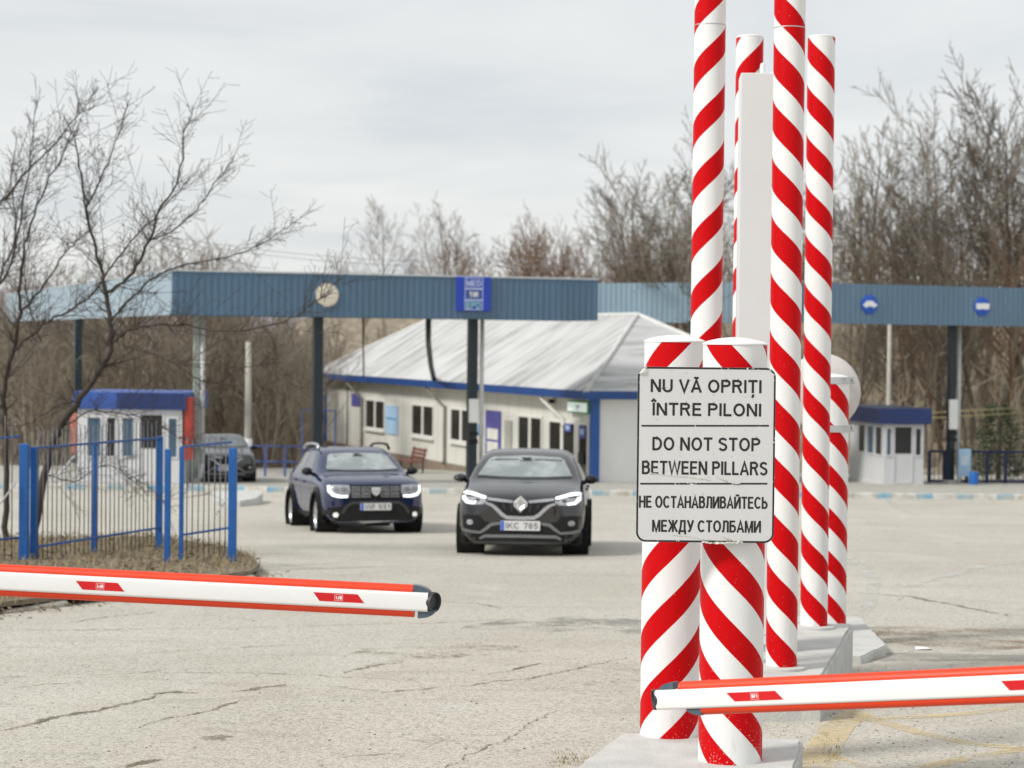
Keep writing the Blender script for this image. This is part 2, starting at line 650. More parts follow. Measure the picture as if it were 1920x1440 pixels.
# fallen-leaf bank behind the checkpoint
litter, lt, lb = newmat('leaf_litter')
g = NG(lt)
o_ = g.obj()
c_ = g.mix(g.ramp(g.noise(o_, 0.5, 6, 0.65), 0.35, 0.65), (0.27, 0.225, 0.16), (0.45, 0.385, 0.285))
c_ = g.mix(g.ramp(g.noise(o_, 2.2, 5, 0.7), 0.52, 0.72, 0, 0.7), c_, (0.15, 0.12, 0.085))
c_ = g.mix(g.ramp(g.noise(o_, 5, 3, 0.7), 0.58, 0.75, 0, 0.5), c_, (0.44, 0.38, 0.29))
sxl = g.n('ShaderNodeSeparateXYZ')
lt.links.new(o_, sxl.inputs[0])
bm_ = g.mix(g.ramp(g.noise(g.scale(o_, (1.5, 1.5, .3)), 1.1, 6, 0.7), 0.38, 0.62), (0.20, 0.165, 0.12), (0.34, 0.29, 0.22))
c_ = g.mix(g.ramp(sxl.outputs[0], -6, 6), bm_, c_)
g.put(lb.inputs['Base Color'], c_)
lb.inputs['Roughness'].default_value = 1
g.bump(g.noise(o_, 3, 5), 0.8, 0.15, lb)


def ss(a, b, x):
    t = max(0, min(1, (x - a) / (b - a)))
    return t * t * (3 - 2 * t)


def hill_z(x, y):
    k = x / y
    ang = ss(-0.19, -0.15, k)           # falls away into the valley at the far left
    top = (4.6 + 2.1 * ang) * ss(-0.34, -0.27, k) + 2.8 * ss(0.02, 0.16, k) + 2.4 * ss(-0.125, -0.09, k) * (1 - ss(-0.03, 0.02, k))
    base = gz(x, y)
    st = 84 + 24 * ss(-0.135, -0.105, k) * (1 - ss(0.0, 0.06, k))
    z = base - 0.25 + (top + 0.9 * noise.noise((x * .12, y * .12, 3))) * ss(st, st + 34, y)
    return z


hx = [i * 2.0 for i in range(-34, 36)]
hy = [80 + i * 2.0 for i in range(0, 46)]
sheet('hillside', hx, hy, hill_z, litter, 'structure')

hm = mat('bare_woods_far', (0.285, 0.265, 0.29), 1.0, 0.22, 0.035)


def far_z(x, y):
    q = 34 * math.exp(-((x + 130) / 170) ** 2) + 6 * noise.noise((x * .01, y * .01, 1)) + 1.5 * noise.noise((x * .06, y * .06, 1))
    return gz(0, 600) - 2 + q * ss(480, 640, y) * 1.0


sheet('distant_hills', [-420 + i * 12 for i in range(60)], [470 + i * 12 for i in range(24)], far_z, hm, 'structure')

# ------------------------------------------------------------------ cracks, painted lines and worn patches on the ground
dirtm, dt, db = newmat('dark_earth_in_cracks')
g = NG(dt)
oo = g.obj()
g.put(db.inputs['Base Color'], g.mix(g.noise(oo, 6, 4), (0.13, 0.11, 0.075), (0.25, 0.22, 0.16)))
db.inputs['Roughness'].default_value = 1
g.put(db.inputs['Alpha'], g.m('MULTIPLY', g.ramp(g.noise(oo, 45, 5, 0.75), 0.42, 0.52), g.ramp(g.noise(oo, 5, 4, 0.7), 0.36, 0.54, 0.2, 1.0)))


def ribbon(mb, pix, wpx, h, jit=0.35, step=0.10, seed=0, taper=True):
    rr = random.Random(seed)
    pts = [G(x, y) for x, y in pix]
    fine = []
    for a, b in zip(pts, pts[1:]):
        n = max(1, int((b - a).length / step))
        for i in range(n):
            fine.append(a.lerp(b, i / n))
    fine.append(pts[-1])
    n = len(fine)
    vs = []
    off = 0
    for i, p in enumerate(fine):
        d = (fine[min(i + 1, n - 1)] - fine[max(i - 1, 0)])
        nn = Vector((-d.y, d.x, 0)).normalized()
        off = off * 0.7 + rr.uniform(-1, 1) * jit * 0.03
        w = wpx / 2 * (1 + jit * 1.4 * (rr.random() - 0.5))
        if taper:
            w *= min(1, 0.15 + 4 * min(i, n - 1 - i) / max(1, n))
        for s in (-1, 1):
            q = p + nn * (off + s * w)
            vs.append((q.x, q.y, gz(q.x, q.y) + h))
    mb.add(vs, [(2 * i, 2 * i + 1, 2 * i + 3, 2 * i + 2) for i in range(n - 1)])


cr_ = MB()
CRACKS = [
    ([(0, 1372), (60, 1360), (110, 1345), (190, 1332), (300, 1303)], .04),
    ([(230, 1440), (262, 1432), (300, 1424)], .06),
    ([(250, 1368), (310, 1350), (400, 1330), (470, 1312)], .022),
    ([(280, 1302), (330, 1297), (370, 1300)], .05),
    ([(440, 1297), (490, 1290), (535, 1284)], .055),
    ([(540, 1286), (620, 1287), (720, 1298), (860, 1287), (1000, 1270), (1180, 1232)], .018),
    ([(200, 1258), (330, 1262), (450, 1262), (620, 1268), (780, 1277)], .014),
    ([(0, 1270), (55, 1268)], .03), ([(20, 1290), (150, 1278)], .018),
    ([(0, 1180), (120, 1182), (300, 1178), (340, 1177)], .025), ([(120, 1170), (220, 1155), (320, 1145)], .02),
    ([(230, 1228), (400, 1217), (600, 1208)], .015),
    ([(330, 1180), (500, 1176), (800, 1168), (980, 1160)], .015),
    ([(820, 1128), (900, 1132), (940, 1142)], .02), ([(640, 1262), (690, 1250), (760, 1240)], .03),
    ([(840, 1450), (880, 1420), (950, 1385), (1060, 1325)], .010),
    ([(910, 1265), (970, 1254), (1010, 1243)], .03),
    ([(1595, 1112), (1700, 1118), (1790, 1134), (1900, 1158)], .05),
    ([(470, 1128), (640, 1120), (700, 1110)], .012), ([(500, 1062), (640, 1066), (760, 1060)], .02),
    ([(1140, 1180), (1060, 1172), (990, 1176)], .015),
    ([(1620, 1010), (1760, 1020), (1900, 1016)], .03), ([(1600, 975), (1700, 990), (1900, 985)], .02),
]
for i, (p, w) in enumerate(CRACKS):
    ribbon(cr_, p, w * 1.25, 0.004, 0.9, 0.06, i)
kind(cr_.build('road_cracks', dirtm, fix=False), 'structure')


def worn(name, col, thr, sc, col2=None, op=0.9):
    m, t, b = newmat(name)
    g = NG(t)
    o = g.obj()
    g.put(b.inputs['Base Color'], g.mix(g.noise(o, 3, 5), col, col2 or tuple(c * 0.8 for c in col)))
    b.inputs['Roughness'].default_value = 0.85
    f = g.m('ADD', g.m('MULTIPLY', g.noise(o, sc, 6, 0.75), 0.4), g.m('MULTIPLY', g.noise(o, 1.6, 3), 0.3))
    f = g.m('ADD', f, g.m('MULTIPLY', g.noise(o, 70, 4, 0.7), 0.3))
    g.put(b.inputs['Alpha'], g.ramp(f, thr - 0.03, thr + 0.06, 0, op))
    return m


yl = MB()
for i, (p, w) in enumerate([
    ([(1605, 1340), (1570, 1362), (1540, 1412), (1528, 1450)], .21),
    ([(1592, 1332), (1640, 1350), (1720, 1373), (1820, 1395), (1935, 1405)], .14),
    ([(1600, 1352), (1700, 1346), (1800, 1340), (1870, 1332), (1940, 1320)], .13),
    ([(1730, 1440), (1800, 1424), (1935, 1402)], .13),
    ([(1555, 1415), (1600, 1432), (1640, 1445)], .08),
    ([(1760, 1272), (1850, 1282), (1935, 1290)], .08),
]):
    ribbon(yl, p, w, 0.004, 0.06, 0.25, i + 50, False)
kind(yl.build('yellow_road_markings', worn('worn_yellow_paint', (0.80, 0.65, 0.37), 0.48, 22, None, .66), fix=False), 'structure')
wl = MB()
for i, (p, w) in enumerate([
    ([(1590, 1046), (1620, 1062), (1640, 1090), (1630, 1130), (1600, 1170)], .16),
    ([(1660, 935), (1690, 955), (1720, 966)], .25), ([(450, 1048), (560, 1062), (620, 1068)], .12),
    ([(1700, 1100), (1850, 1062), (1935, 1050)], .15), ([(1690, 1236), (1740, 1238)], .06),
]):
    ribbon(wl, p, w, 0.005, 0.1, 0.2, i + 70, False)
kind(wl.build('white_road_markings', worn('worn_white_paint', (0.70, 0.69, 0.66), 0.50, 12), fix=False), 'structure')


def patchsheet(name, cx, cy, rx, ry, m, h, seed, n=40):
    rr = random.Random(seed)
    c = G(cx, cy)
    ph = [rr.uniform(0, 6.28) for _ in range(4)]
    vs = [(c.x, c.y, gz(0, c.y) + h)]
    for i in range(n):
        w = 2 * pi * i / n
        k = 1 + .22 * sin(2 * w + ph[0]) + .15 * sin(3 * w + ph[1]) + .1 * sin(7 * w + ph[2])
        x, y = c.x + rx * k * cos(w), c.y + ry * k * sin(w)
        vs.append((x, y, gz(x, y) + h))
    return kind(MB().add(vs, [(0, i + 1, (i + 1) % n + 1) for i in range(n)]).build(name, m, fix=False), 'structure')


patchsheet('dirt_patch', 1790, 1196, 1.35, 0.95, worn('scattered_dry_leaves', (0.27, 0.17, 0.10), 0.52, 26, (0.36, 0.28, 0.19), .7), 0.006, 1)
patchsheet('dirt_patch', 820, 1222, 0.75, 0.45, worn('dry_moss', (0.22, 0.19, 0.12), 0.53, 9, None, .7), 0.006, 2)
patchsheet('damp_patch', 1085, 1172, 0.8, 0.9, worn('damp_stain', (0.30, 0.29, 0.27), 0.50, 3, None, .55), 0.0035, 3)
patchsheet('concrete_patch', 1800, 1232, 1.9, 0.35, worn('grey_patch_repair', (0.42, 0.405, 0.36), 0.46, 6, None, .7), 0.0035, 4)
patchsheet('dirt_patch', 1680, 1195, 1.2, 0.9, worn('sandy_dirt', (0.36, 0.31, 0.235), 0.505, 20, None, .6), 0.0045, 5)
patchsheet('dirt_patch', 405, 1384, 0.10, 0.09, worn('dry_moss_b', (0.19, 0.165, 0.10), 0.49, 25, None, .75), 0.004, 6)

# pebbles, dry tufts
pm = mat('pebble_stone', (0.22, 0.20, 0.17), 0.9, 0.5, 9)
pb = MB()
rp = random.Random(4)
for i in range(620):
    if i < 330:
        px, py = rp.uniform(-20, 1940), rp.uniform(1150, 1445)
    elif i < 500:
        px, py = rp.gauss(1640, 170), rp.uniform(1335, 1440)
    else:
        px, py = rp.gauss(1750, 110), rp.gauss(1200, 22)
    c = G(px, py)
    r = rp.choice([.003, .004, .005, .007, .010])
    vs = [(c.x + r * rp.uniform(.7, 1.3) * a, c.y + r * rp.uniform(.7, 1.3) * b, gz(0, c.y) + r * .6 * k) for a, b, k in
          ((1, 0, .2), (0, 1, .2), (-1, 0, .2), (0, -1, .2), (.2, .1, 1.3))]
    pb.add(vs, [(0, 1, 4), (1, 2, 4), (2, 3, 4), (3, 0, 4)])
kind(pb.build('pebbles', pm, fix=False), 'stuff')

gm = mat('dry_grass_blade', (0.30, 0.25, 0.145), 0.9, 0.35, 5)
lm_ = mat('dead_leaf', (0.21, 0.145, 0.09), 0.9, 0.45, 7)


def tuft(mb, c, n, hgt, spread, rr):
    for _ in range(n):
        a = rr.uniform(0, 2 * pi)
        d = spread * sqrt(rr.random())
        x, y = c.x + d * cos(a), c.y + d * sin(a)
        b = rr.uniform(0, 2 * pi)
        h = hgt * rr.uniform(.4, 1.2)
        w = 0.004 + h * 0.022
        lean = h * rr.uniform(.2, .9)
        z = c.z - .01
        mb.add([(x - w * sin(b), y + w * cos(b), z), (x + w * sin(b), y - w * cos(b), z), (x + lean * cos(b), y + lean * sin(b), z + h)], [(0, 1, 2)])


gt = MB()
rg = random.Random(9)
for (p, w) in [(CRACKS[0][0], 1), (CRACKS[1][0], 1.5), (CRACKS[3][0], 1), (CRACKS[4][0], 1.2), (CRACKS[13][0], 1.3), ([(690, 1250), (760, 1236), (850, 1212), (900, 1206)], 2.2)]:
    for a, b in zip(p, p[1:]):
        for _ in range(int(16 * w)):
            t = rg.random()
            c = G(a[0] + (b[0] - a[0]) * t, a[1] + (b[1] - a[1]) * t)
            tuft(gt, c, 9, .016, .035 * w, rg)
for _ in range(30):
    tuft(gt, G(rg.gauss(1062, 18), rg.gauss(1424, 7)), 7, .028, .05, rg)
for _ in range(18):
    tuft(gt, G(rg.gauss(1560, 16), rg.gauss(1395, 22)), 8, .03, .05, rg)
kind(gt.build('dry_grass', gm, fix=False), 'stuff')

# ------------------------------------------------------------------ concrete feet and the island of the portal
AX = Vector((0.233, 0.9725, 0))        # lane direction
AR = Vector((AX.y, -AX.x, 0))


def slab(name, pts, ztop, zdrop, m, label, cat, bev=0.012, seed=1, rough=0.012):
    rr = random.Random(seed)
    bm = bmesh.new()
    poly = []
    for a, b in zip(pts, pts[1:] + pts[:1]):
        n = max(1, int((Vector(b) - Vector(a)).length / .12))
        for i in range(n):
            q = Vector(a).lerp(Vector(b), i / n)
            j = rough if 0 < i else 0
            poly.append((q.x + rr.uniform(-j, j), q.y + rr.uniform(-j, j)))
    f = bm.faces.new([bm.verts.new((x, y, ztop)) for x, y in poly])
    r = bmesh.ops.extrude_face_region(bm, geom=[f])
    for v in r['geom']:
        if isinstance(v, bmesh.types.BMVert):
            v.co.z = gz(0, v.co.y) - zdrop
    f.normal_flip()
    bmesh.ops.recalc_face_normals(bm, faces=bm.faces)
    top = [e for e in bm.edges if all(abs(v.co.z - ztop) < 1e-5 for v in e.verts)]
    bmesh.ops.bevel(bm, geom=top, offset=bev, segments=2, affect='EDGES')
    o = MB().bm(bm).build(name, m)
    return tag(o, label, cat)


slab('concrete_slab', [(0.10, 9.9), (1.30, 9.9), (1.46, 10.8), (1.605, 11.58), (.62, 11.72), (.37, 10.85)], EYE - 2.15, .03, concrete,
     'low concrete slab under the two short striped pillars that carry the sign', 'concrete slab', .015, 1, .010)
isl = [(1.02, 13.45), (1.985, 13.55), (2.64, 16.35), (1.62, 16.45)]
slab('concrete_island', isl, EYE - 2.14, .03, concrete, 'raised concrete block that the four tall striped posts stand on', 'traffic island', .02, 2, .006)
slab('concrete_slab', [(2.05, 17.0), (2.80, 16.93), (3.12, 17.6), (3.2, 19.4), (2.2, 19.4)], EYE - 2.477, .03, concrete,
     'low chipped concrete slab behind the raised block under the pillar with the mirror', 'concrete slab', .012, 3, .014)

# ------------------------------------------------------------------ striped pillars
capm = mat('white_cap', (0.82, 0.82, 0.815), 0.35, 0.03, 4)


def pillar(name, X, D, zb, zt, r, sgn, zred, period, label, group, cap='dome', foot=False, wear=.35, seamz=None, duty=.465, twist=1.0):
    t = thing(name, label, 'striped pillar', (X, D, zb), 0, group)
    h = zt - zb
    mm = stripes('red_white_stripes', zred - zb, sgn, r, period, duty, twist, wear, h)
    MB().lathe([(r * .6, 0.0), (r, 0.0), (r, h), (r * .6, h)], 64, smooth=True).build('tube', mm, t, auto=40)
    if cap == 'dome':
        MB().lathe([(r * .9, h - .001), (r + .004, h - .004), (r + .004, h + .003), (r * .86, h + .015), (r * .55, h + .027), (r * .25, h + .034), (0.001, h + .036)], 48).build('cap', capm, t, auto=50)
    elif cap == 'flat':
        MB().lathe([(r * .97, h + .001), (r * .99, h + .012), (r * .9, h + .018), (0.001, h + .02)], 48).build('cap', capm, t, auto=50)
    if foot:
        MB().lathe([(r * 1.01, .024), (r + .045, .022), (r + .055, .016), (r + .055, -.004), (0.001, -.004)], 40).build('foot_flange', concrete, t, auto=40)
    if seamz:
        MB().lathe([(r + .0003, seamz), (r + .0022, seamz + .002), (r + .0022, seamz + .005), (r + .0003, seamz + .007)], 48).build('joint_ring', steel, t)
    return t


ZS = EYE - 2.15
pillar('short_striped_pillar', P(1373.5, 1040, 11.0).x, 11.0, ZS, P(1375, 645, 11).z, .165, 1, P(1375, 1165, 11).z, .348,
       'short fat striped pillar right behind the sign, stripes falling to the right, scuffed foot', 'short striped pillars', wear=.5)
pillar('short_striped_pillar', P(1260, 1040, 11.7).x, 11.7, ZS, P(1262, 640, 11.7).z, .165, -1, P(1260, 1106, 11.7).z, .361,
       'short fat striped pillar behind the left half of the sign, stripes rising to the right', 'short striped pillars', wear=.3)
ZI = EYE - 2.14
RT = .1027
pillar('tall_striped_post', P(1472, 700, 14.03).x, 14.03, ZI, EYE + 2.75, RT, 1, P(1480, 122.6, 14.03).z, .377,
       'tall striped post right of the sign, running out of the top of the picture', 'tall striped posts', 'flat', True, .2, P(1480, 54, 14.03).z - ZI, .525, .97)
pillar('tall_striped_post', P(1324, 640, 14.03).x, 14.03, ZI, EYE + 2.75, RT, -1, P(1330, 85.7, 14.03).z, .3725,
       'tall striped post above the left part of the sign, stripes rising to the right', 'tall striped posts', 'flat', True, .2, P(1331, 49, 14.03).z - ZI, .45, .95)
pillar('tall_striped_post', P(1533, 620, 16.07).x, 16.07, ZI, P(1540, 72, 16.07).z, RT, 1, P(1540, 103, 16.07).z, .371,
       'tall striped post with its white top in view, rightmost of the tall posts', 'tall striped posts', 'flat', True, .2, None, .475, .95)
pillar('tall_striped_post', P(1399, 620, 16.07).x, 16.07, ZI, P(1406, 72, 16.07).z, RT, -1, P(1406, 103, 16.07).z, .3735,
       'tall striped post mostly hidden behind the white cabinet', 'tall striped posts', 'flat', True, .2, None, .475, .95)
ZC = EYE - 2.477
CX = P(1554, 900, 18.5).x
pillar('short_striped_pillar', CX, 18.5, ZC, P(1560, 708, 18.5).z, .165, 1, P(1554, 873, 18.5).z, .37,
       'short striped pillar farthest back that the round mirror is clamped to', 'short striped pillars', wear=.3)

# white cabinet between the tall posts
cb = thing('detector_cabinet', 'tall narrow white metal cabinet between the tall striped posts', 'cabinet', (P(1431, 640, 14.9).x, 14.95, ZI), -atan2(AX.x, AX.y) * 0.25)
cw, cd, ch = .36, .34, P(1420, 137, 14.8).z - ZI
MB().bbox((0, 0, .05 + (ch - .05) / 2), (cw, cd, ch - .05), .006, 2).build('body', mat('white_powder_coat', (0.69, 0.715, 0.72), 0.35, 0.02, 2), cb)
MB().bbox((0, 0, .025), (cw * .92, cd * .92, .06), .004).build('base', steel, cb)
MB().b2(-cw / 2 + .02, cw / 2 - .02, -cd / 2 - .003, -cd / 2 + .001, .12, .125).build('door_seam', mat('grey_gap', (.45, .45, .45), .5), cb)
for lx in (-.026, .045):
    hh = .085 if lx < 0 else .022
    MB().lathe([(.018, 0), (.018, hh * .75), (.013, hh * .93), (.001, hh)], 16, Matrix.Translation((lx, -.06, ch - .001))).build('lifting_pin', white, cb)

# ------------------------------------------------------------------ the sign
sg = thing('warning_sign', 'white trilingual sign with black lettering and torn edges on the two short pillars', 'sign', (P(1323.5, 853, 10.79).x, 10.79, P(1323.5, 853, 10.79).z))
K = 10.79 / F
sw, sh = 259 * K, 329 * K


def sx_(px, py):
    return (px - 1323.5) * K - (853 - py) * K * .0105 * 0


def sz_(px, py):
    return -(py - 853) * K + (px - 1323.5) * K * .0105


platem, pt_, pbs = newmat('white_sign_sheet')
g = NG(pt_)
oo = g.obj()
c = g.mix(g.noise(g.scale(oo, (3, 1, .6)), 4, 5), (0.60, 0.60, 0.60), (0.665, 0.665, 0.66))
c = g.mix(g.ramp(g.noise(g.scale(oo, (1.2, 1, 7)), 6, 6, .7, .5), .62, .75, 0, .5), c, (.40, .38, .34))
c = g.mix(g.m('MULTIPLY', g.m('GREATER_THAN', g.noise(oo, 42, 3), .69), .5), c, (.35, .34, .32))
g.put(pbs.inputs['Base Color'], c)
pbs.inputs['Roughness'].default_value = .42
MB().prism(rrect(sw, sh, .048, 8), -.0015, .0035).build('plate', platem, sg)
bd = MB()
ro = rrect(sw - .010, sh - .010, .045, 8)
stroke(bd, ro + ro[:1], .0095, -.0022, closed=True)
bdm, bt_, bb_ = newmat('black_border_chipped')
g = NG(bt_)
oo = g.obj()
bb_.inputs['Base Color'].default_value = (.013, .013, .015, 1)
bb_.inputs['Roughness'].default_value = .45
g.put(bb_.inputs['Alpha'], g.m('LESS_THAN', g.m('ADD', g.m('MULTIPLY', g.noise(oo, 70, 3), .6), g.m('MULTIPLY', g.noise(oo, 6, 2), .5)), .665))
bd.build('border', bdm, sg, fix=False)
lt_ = MB()
for s, x0, x1, yb, h, wg in (("NU VĂ OPRIȚI", 1218.5, 1426, 736, 24.4, .178), ("ÎNTRE PILONI", 1222.5, 1426, 779.8, 24, .178),
                             ("DO NOT STOP", 1223, 1425, 845.2, 25, .168), ("BETWEEN PILLARS", 1204, 1439, 890.2, 25.4, .158),
                             ("НЕ ОСТАНАВЛИВАЙТЕСЬ", 1199.5, 1440, 953.2, 22.6, .158), ("МЕЖДУ СТОЛБАМИ", 1224.5, 1428, 998.2, 22.4, .165)):
    xm = (x0 + x1) / 2
    text(lt_, s, sx_(x0, yb), sx_(x1, yb), sz_(xm, yb), h * K, -.0024, wg)
lt_.build('lettering', inkblack, sg, fix=False)
for y, x0, x1 in ((798.2, 1202, 1441), (907, 1200.8, 1439.5)):
    q = MB()
    stroke(q, [(sx_(x0, y), sz_(x0, y)), (sx_(x1, y), sz_(x1, y))], 3.2 * K, -.0024)
    q.build('divider_line', bdm, sg, fix=False)
# torn and lifted tape: thin crumpled strips
tape = mat('torn_clear_tape', (0.66, 0.65, 0.60), 0.35, 0.15, 20)


def crumple(mb, pts, w, amp, seed):
    rr = random.Random(seed)
    fine = []
    for a, b in zip(pts, pts[1:]):
        for i in range(14):
            fine.append(Vector(a).lerp(Vector(b), i / 14))
    vs = []
    for p in fine:
        ww = w * rr.uniform(.25, 1.0)
        for s in (-1, 0, 1):
            vs.append((p.x + rr.uniform(-.002, .002), -.0026 - rr.random() * amp, p.y + s * ww / 2))
    fs = []
    for i in range(len(fine) - 1):
        for k in (0, 1):
            fs.append((3 * i + k, 3 * i + k + 1, 3 * i + 3 + k + 1, 3 * i + 3 + k))
    mb.add(vs, fs)


def sp(zx, zy):            # from the enlarged lower half of the sign
    px, py = 1180 + zx / 6.4, 840 + zy / 6.4
    return (sx_(px, py), sz_(px, py))


def torn(*a):
    tp = MB()
    crumple(tp, *a)
    tp.build('torn_tape', tape, sg, fix=False)


torn([sp(240, 300), sp(560, 340), sp(700, 345), sp(1000, 390)], .006, .002, 1)
torn([sp(1060, 345), sp(1180, 400), sp(1250, 425), sp(1340, 420)], .010, .006, 2)
torn([sp(520, 1040), sp(700, 1060), sp(900, 1095), sp(1080, 1110)], .005, .002, 3)
torn([sp(880, 1128), sp(1000, 1142), sp(1150, 1140), sp(1390, 1135)], .013, .005, 4)
torn([sp(1130, 1070), sp(1240, 1105), sp(1380, 1135)], .009, .006, 5)
cf = MB()
u0, v0 = -sw / 2, sh / 2
cf.add([(u0 + .004, -.004, v0 - .036), (u0 + .02, -.012, v0 - .012), (u0 + .048, -.006, v0 + .001), (u0 + .03, -.016, v0 - .02), (u0 + .012, -.013, v0 - .034)],
       [(0, 1, 3, 4), (1, 2, 3)])
cf.build('peeled_corner', tape, sg, fix=False)

# ------------------------------------------------------------------ round mirror clamped to the far pillar
mr = thing('traffic_mirror', 'round pale traffic mirror seen from behind, clamped to the farthest short pillar', 'mirror', (P(1543, 735, 18.92).x, 18.92, P(1543, 735, 18.92).z))
back = mat('pale_mirror_back', (0.62, 0.59, 0.57), 0.35, 0.06, 3)
Mx = Matrix.Rotation(radians(90), 4, 'X')
rm_ = .342
MB().lathe([(0.001, .02), (rm_ * .5, .012), (rm_ * .96, -.03), (rm_, -.045), (rm_ * .985, -.06), (rm_ * .9, -.05), (.001, -.11)], 48, Matrix.Rotation(radians(90), 4, 'X')).build('disc', back, mr)
for zz in (P(1580, 713, 18.5).z, P(1580, 803, 18.5).z):
    dz = zz - mr.location.z
    ox = CX - mr.location.x
    bk = MB()
    bk.lathe([(.166, -.030), (.171, -.030), (.171, .030), (.166, .030)], 40, Matrix.Translation((ox, 18.5 - 18.92, dz)))
    bk.bbox((ox + .19, -.36, dz), (.06, .05, .062), .004)
    bk.b2(ox + .16, ox + .20, -.40, -.02, dz - .026, dz + .026)
    bo = bk.build('clamp_band', steel, mr, auto=30)
    MB().tube([(ox + .2, -.40, dz), (ox + .2, -.30, dz)], .012, 8).build('bolt', chrome, bo)

# ------------------------------------------------------------------ barrier arms
def proj(v):
    q = Vector(v) - Vector((0, 0, EYE))
    k = F / q.dot(fwd)
    return 960 + q.dot(right) * k, 720 - q.dot(up) * k


redrub = mat('orange_red_rubber', (0.72, 0.045, 0.006), 0.42, 0.05, 3)
boomw = mat('white_boom_enamel', (0.79, 0.79, 0.785), 0.3, 0.02, 2)
bluegrey = mat('blue_grey_cap', (0.075, 0.105, 0.14), 0.3, 0.2, 10)


def barrier(tipP, farP, side, px_red_top, px_red_bot, px_white, decals, flip, label, group, ext):
    """side -1: tip at the right end; +1: tip at the left end"""
    ex = (farP - tipP) if side > 0 else (tipP - farP)
    ex.normalize()
    ez = (Vector((0, 0, 1)) - ex * ex.z).normalized()
    ey = ez.cross(ex)
    t = bpy.data.objects.new('barrier_boom', None)
    C.objects.link(t)
    M = Matrix((ex, ey, ez)).transposed().to_4x4()
    M.translation = tipP
    t.matrix_world = M
    tag(t, label, 'barrier', group)

    def lx(px):
        lo, hi = -5.0, 5.0
        for _ in range(50):
            m = (lo + hi) / 2
            if proj(tipP + ex * m)[0] < px:
                lo = m
            else:
                hi = m
        return lo
    Lx = side * ((farP - tipP).length + ext)
    # tube
    sec = rrect(.084, .0885, .014, 5)
    n = len(sec)
    xa, xb = lx(px_white), Lx
    vs = [(xa, y, z) for y, z in sec] + [(xb, y, z) for y, z in sec]
    fs = [(i, (i + 1) % n, n + (i + 1) % n, n + i) for i in range(n)] + [tuple(range(n)), tuple(range(2 * n - 1, n - 1, -1))]
    MB().add(vs, fs).build('boom_tube', boomw, t, auto=35)
    for s, pr in ((1, px_red_top), (-1, px_red_bot)):
        MB().tube([(lx(pr), 0, s * .0445), (Lx, 0, s * .0445)], .0315, 20).build('rubber_edge', redrub, t, auto=40)
    # quarter-round caps
    for s, pr in ((1, px_red_top + (0 if side < 0 else -10)), (-1, px_red_bot + (8 if side < 0 else 0))):
        x0 = lx(pr)
        ln = -side * .082
        q = [(x0, s * .040)] + [(x0 + ln * sin(radians(a)), s * (.036 + .040 * cos(radians(a)))) for a in range(0, 91, 9)]
        MB().prism(q, -.026, .026).build('edge_cap', bluegrey, t, auto=35)
    # end plug: a shallow cup
    Mp = Matrix.Translation((xa - side * .012, 0, 0)) @ Matrix.Rotation(side * radians(-28 if side < 0 else -42) * -1, 4, 'Z') @ Matrix.Rotation(radians(-90 if side > 0 else 90), 4, 'Y')
    MB().lathe([(.001, .006), (.036, .006), (.040, .022), (.0455, .024), (.0465, .018), (.0465, -.012), (.001, -.012)], 32, Mp).build('end_plug', dgrey, t, auto=40)
    for (p0, p1, p2, p3, zc) in decals:
        z0, z1 = zc + .0195, zc - .0195
        d = MB().prism([(lx(p0), z0), (lx(p3), z1), (lx(p2), z1), (lx(p1), z0)], -.0432, -.0419).build('sticker', sticker, t)
        xc = (lx(p0) + lx(p2)) / 2
        e = MB()
        stroke(e, [(xc - .019, zc - .0135), (xc + .019, zc - .0135), (xc + .019, zc + .0135), (xc - .019, zc + .0135), (xc - .019, zc - .0135)], .0012, -.0435)
        text(e, 'BFt', xc - .0145, xc + .0145, zc - .0075, .015, -.0435, .22, .18, flip=flip)
        e.build('emblem', inkwhite, d, fix=False)
    return t


barrier(P(806, 1128.2, 9.84), P(0, 1087.5, 10.05), -1, 775, 777.5, 804,
        [(147, 225, 238.5, 160, .0), (590.5, 673, 686, 602.5, .003), (-330, -250, -237, -317, 0)], True,
        'white barrier arm with orange red edges before the blue fence, tip pointing right', 'barrier arms', 2.2)
barrier(P(1236, 1311.3, 9.58), P(1920, 1282.5, 8.56), 1, 1280, 1318, 1238,
        [(1372, 1463, 1477, 1386, .001), (1886, 1978, 1992, 1900, .001)], False,
        'white barrier arm with orange red edges before the striped pillars, tip pointing left', 'barrier arms', 2.0)

# ------------------------------------------------------------------ planted bed and blue picket fence on the left
bed_pts = [G(-260, 1185), G(-60, 1158), (G(0, 1150)), G(120, 1136), G(250, 1121), G(380, 1100), G(470, 1087), G(486, 1074), G(470, 1058), G(430, 1040), G(300, 1018), G(60, 1022), G(-260, 1032)]
soil = mat('dry_soil', (0.20, 0.165, 0.115), 1, 0.35, 4, bump=.8, bscale=18)
bm = bmesh.new()
f = bm.faces.new([bm.verts.new((p.x, p.y, p.z + .06)) for p in bed_pts])
r_ = bmesh.ops.inset_individual(bm, faces=[f], thickness=.5)
for v in f.verts:
    v.co.z += .05
kind(MB().bm(bm).build('planting_bed', soil), 'structure')
kb = MB()
for a, b in zip(bed_pts[:8], bed_pts[1:9]):
    d = b - a
    n = max(1, int(d.length / 1.0))
    for i in range(n):
        if R.random() < .25:
            continue
        p = a.lerp(b, (i + .5) / n)
        kb.bbox((p.x, p.y, gz(0, p.y) - .03), (d.length / n - .02, .14, .14), .02, 1, atan2(d.y, d.x))
kind(kb.build('kerb', mat('old_white_kerb', (0.42, 0.40, 0.35), .9, .3, 6, dirt=.9)), 'structure')


